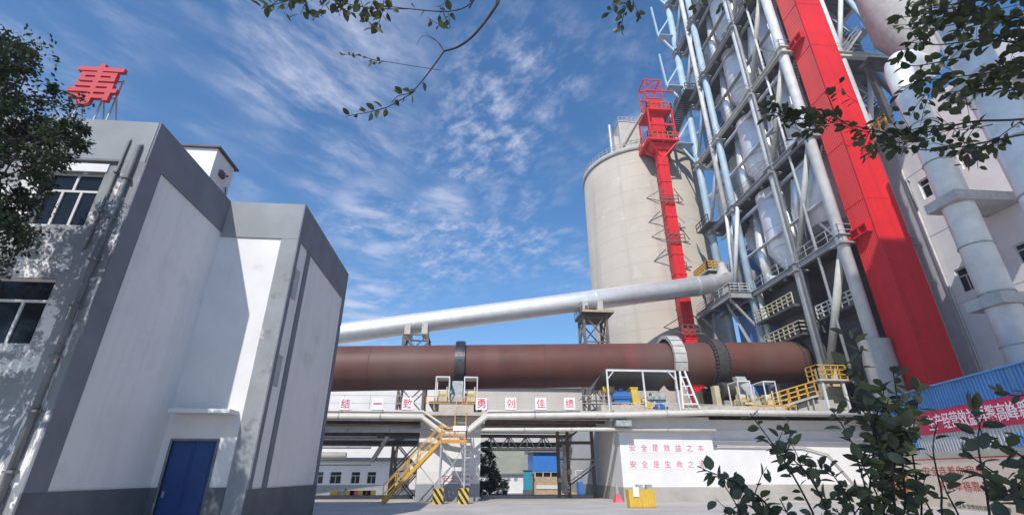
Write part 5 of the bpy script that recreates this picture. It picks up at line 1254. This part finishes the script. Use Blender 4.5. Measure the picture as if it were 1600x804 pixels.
def cn(scale, det, rot, sc, off=(0,0,0), dist=0, rgh=.6):
    m0 = N.new('ShaderNodeMapping'); m0.inputs['Rotation'].default_value = (0,0,R(rot)); L.new(cb.outputs[0], m0.inputs[0])
    mp = N.new('ShaderNodeMapping'); mp.inputs['Scale'].default_value = sc; mp.inputs['Location'].default_value = off
    L.new(m0.outputs[0], mp.inputs[0]); n = N.new('ShaderNodeTexNoise'); n.inputs['Scale'].default_value = scale; n.inputs['Detail'].default_value = det; n.inputs['Distortion'].default_value = dist; n.inputs['Roughness'].default_value = rgh
    L.new(mp.outputs[0], n.inputs['Vector']); return n.outputs['Fac']
def rng(x, a, b, c=0, d=1):
    n = N.new('ShaderNodeMapRange'); n.interpolation_type = 'SMOOTHSTEP'
    for i, q in enumerate((a, b, c, d)): n.inputs[i+1].default_value = q
    L.new(x, n.inputs[0]); return n.outputs[0]
def spot(px, py, c0, c1):
    d = ray(px, py).normalized(); vm = N.new('ShaderNodeVectorMath'); vm.operation = 'DOT_PRODUCT'; L.new(tc.outputs['Generated'], vm.inputs[0]); vm.inputs[1].default_value = d
    return rng(vm.outputs['Value'], math.cos(R(c0)), math.cos(R(c1)))
def mx_(*xs):
    r = xs[0]
    for x in xs[1:]: r = mth('MAXIMUM', r, x)
    return r
patch = mth('MULTIPLY', rng(cn(10, 7, -35, (1.5, 1.0, 1), (2.1, .7, 0), .12, .66), .40, .74), rng(cn(2.2, 4, 0, (1,1,1), (5.3, 1.2, 0)), .34, .6))
streak = mth('MULTIPLY', rng(cn(3.4, 7, -48, (.75, 1.6, 1), (.4, 3.3, 0), .15, .68), .38, .78), rng(cn(1.6, 3, 0, (1,1,1), (1.7, 8.2, 0)), .32, .58))
mL = mth('MULTIPLY', mx_(spot(590, 345, 7, .5), spot(565, 480, 6, .5), spot(690, 330, 5, .5)), rng(cn(5, 5, -20, (1, 1.6, 1), (3.7, 1.1, 0), .1, .55), .36, .72))
mA = mx_(spot(830, 250, 20, 3), spot(650, 330, 14, 3), spot(960, 170, 12, 2), spot(580, 480, 7, 1)); mB = mx_(spot(400, 110, 22, 5), spot(180, 60, 18, 4), spot(90, 110, 14, 4))
fac = mx_(mth('MULTIPLY', mL, .62), mth('MULTIPLY', mth('MULTIPLY', patch, mA), .62), mth('MULTIPLY', mth('MULTIPLY', streak, mB), .75), mth('MULTIPLY', mth('MULTIPLY', patch, streak), .12))
mixn = N.new('ShaderNodeMix'); mixn.data_type = 'RGBA'; L.new(fac, mixn.inputs[0])
hsv = N.new('ShaderNodeHueSaturation'); hsv.inputs['Saturation'].default_value = 1.32; hsv.inputs['Value'].default_value = 1.0; L.new(sky.outputs[0], hsv.inputs['Color'])
L.new(hsv.outputs[0], mixn.inputs[6]); mixn.inputs[7].default_value = (4.9, 5.0, 5.9, 1)
L.new(mixn.outputs[2], N['Background'].inputs['Color']); N['Background'].inputs['Strength'].default_value = .15

S.view_settings.view_transform = 'Standard'; S.view_settings.look = 'None'; S.view_settings.gamma = 1; S.view_settings.exposure = .26; S.view_settings.use_curve_mapping = False
S.cycles.use_denoising = True
try: S.cycles.denoiser = 'OPENIMAGEDENOISE'
except Exception: pass
S.cycles.max_bounces = 6; S.cycles.transparent_max_bounces = 8; S.cycles.caustics_reflective = False; S.cycles.caustics_refractive = False
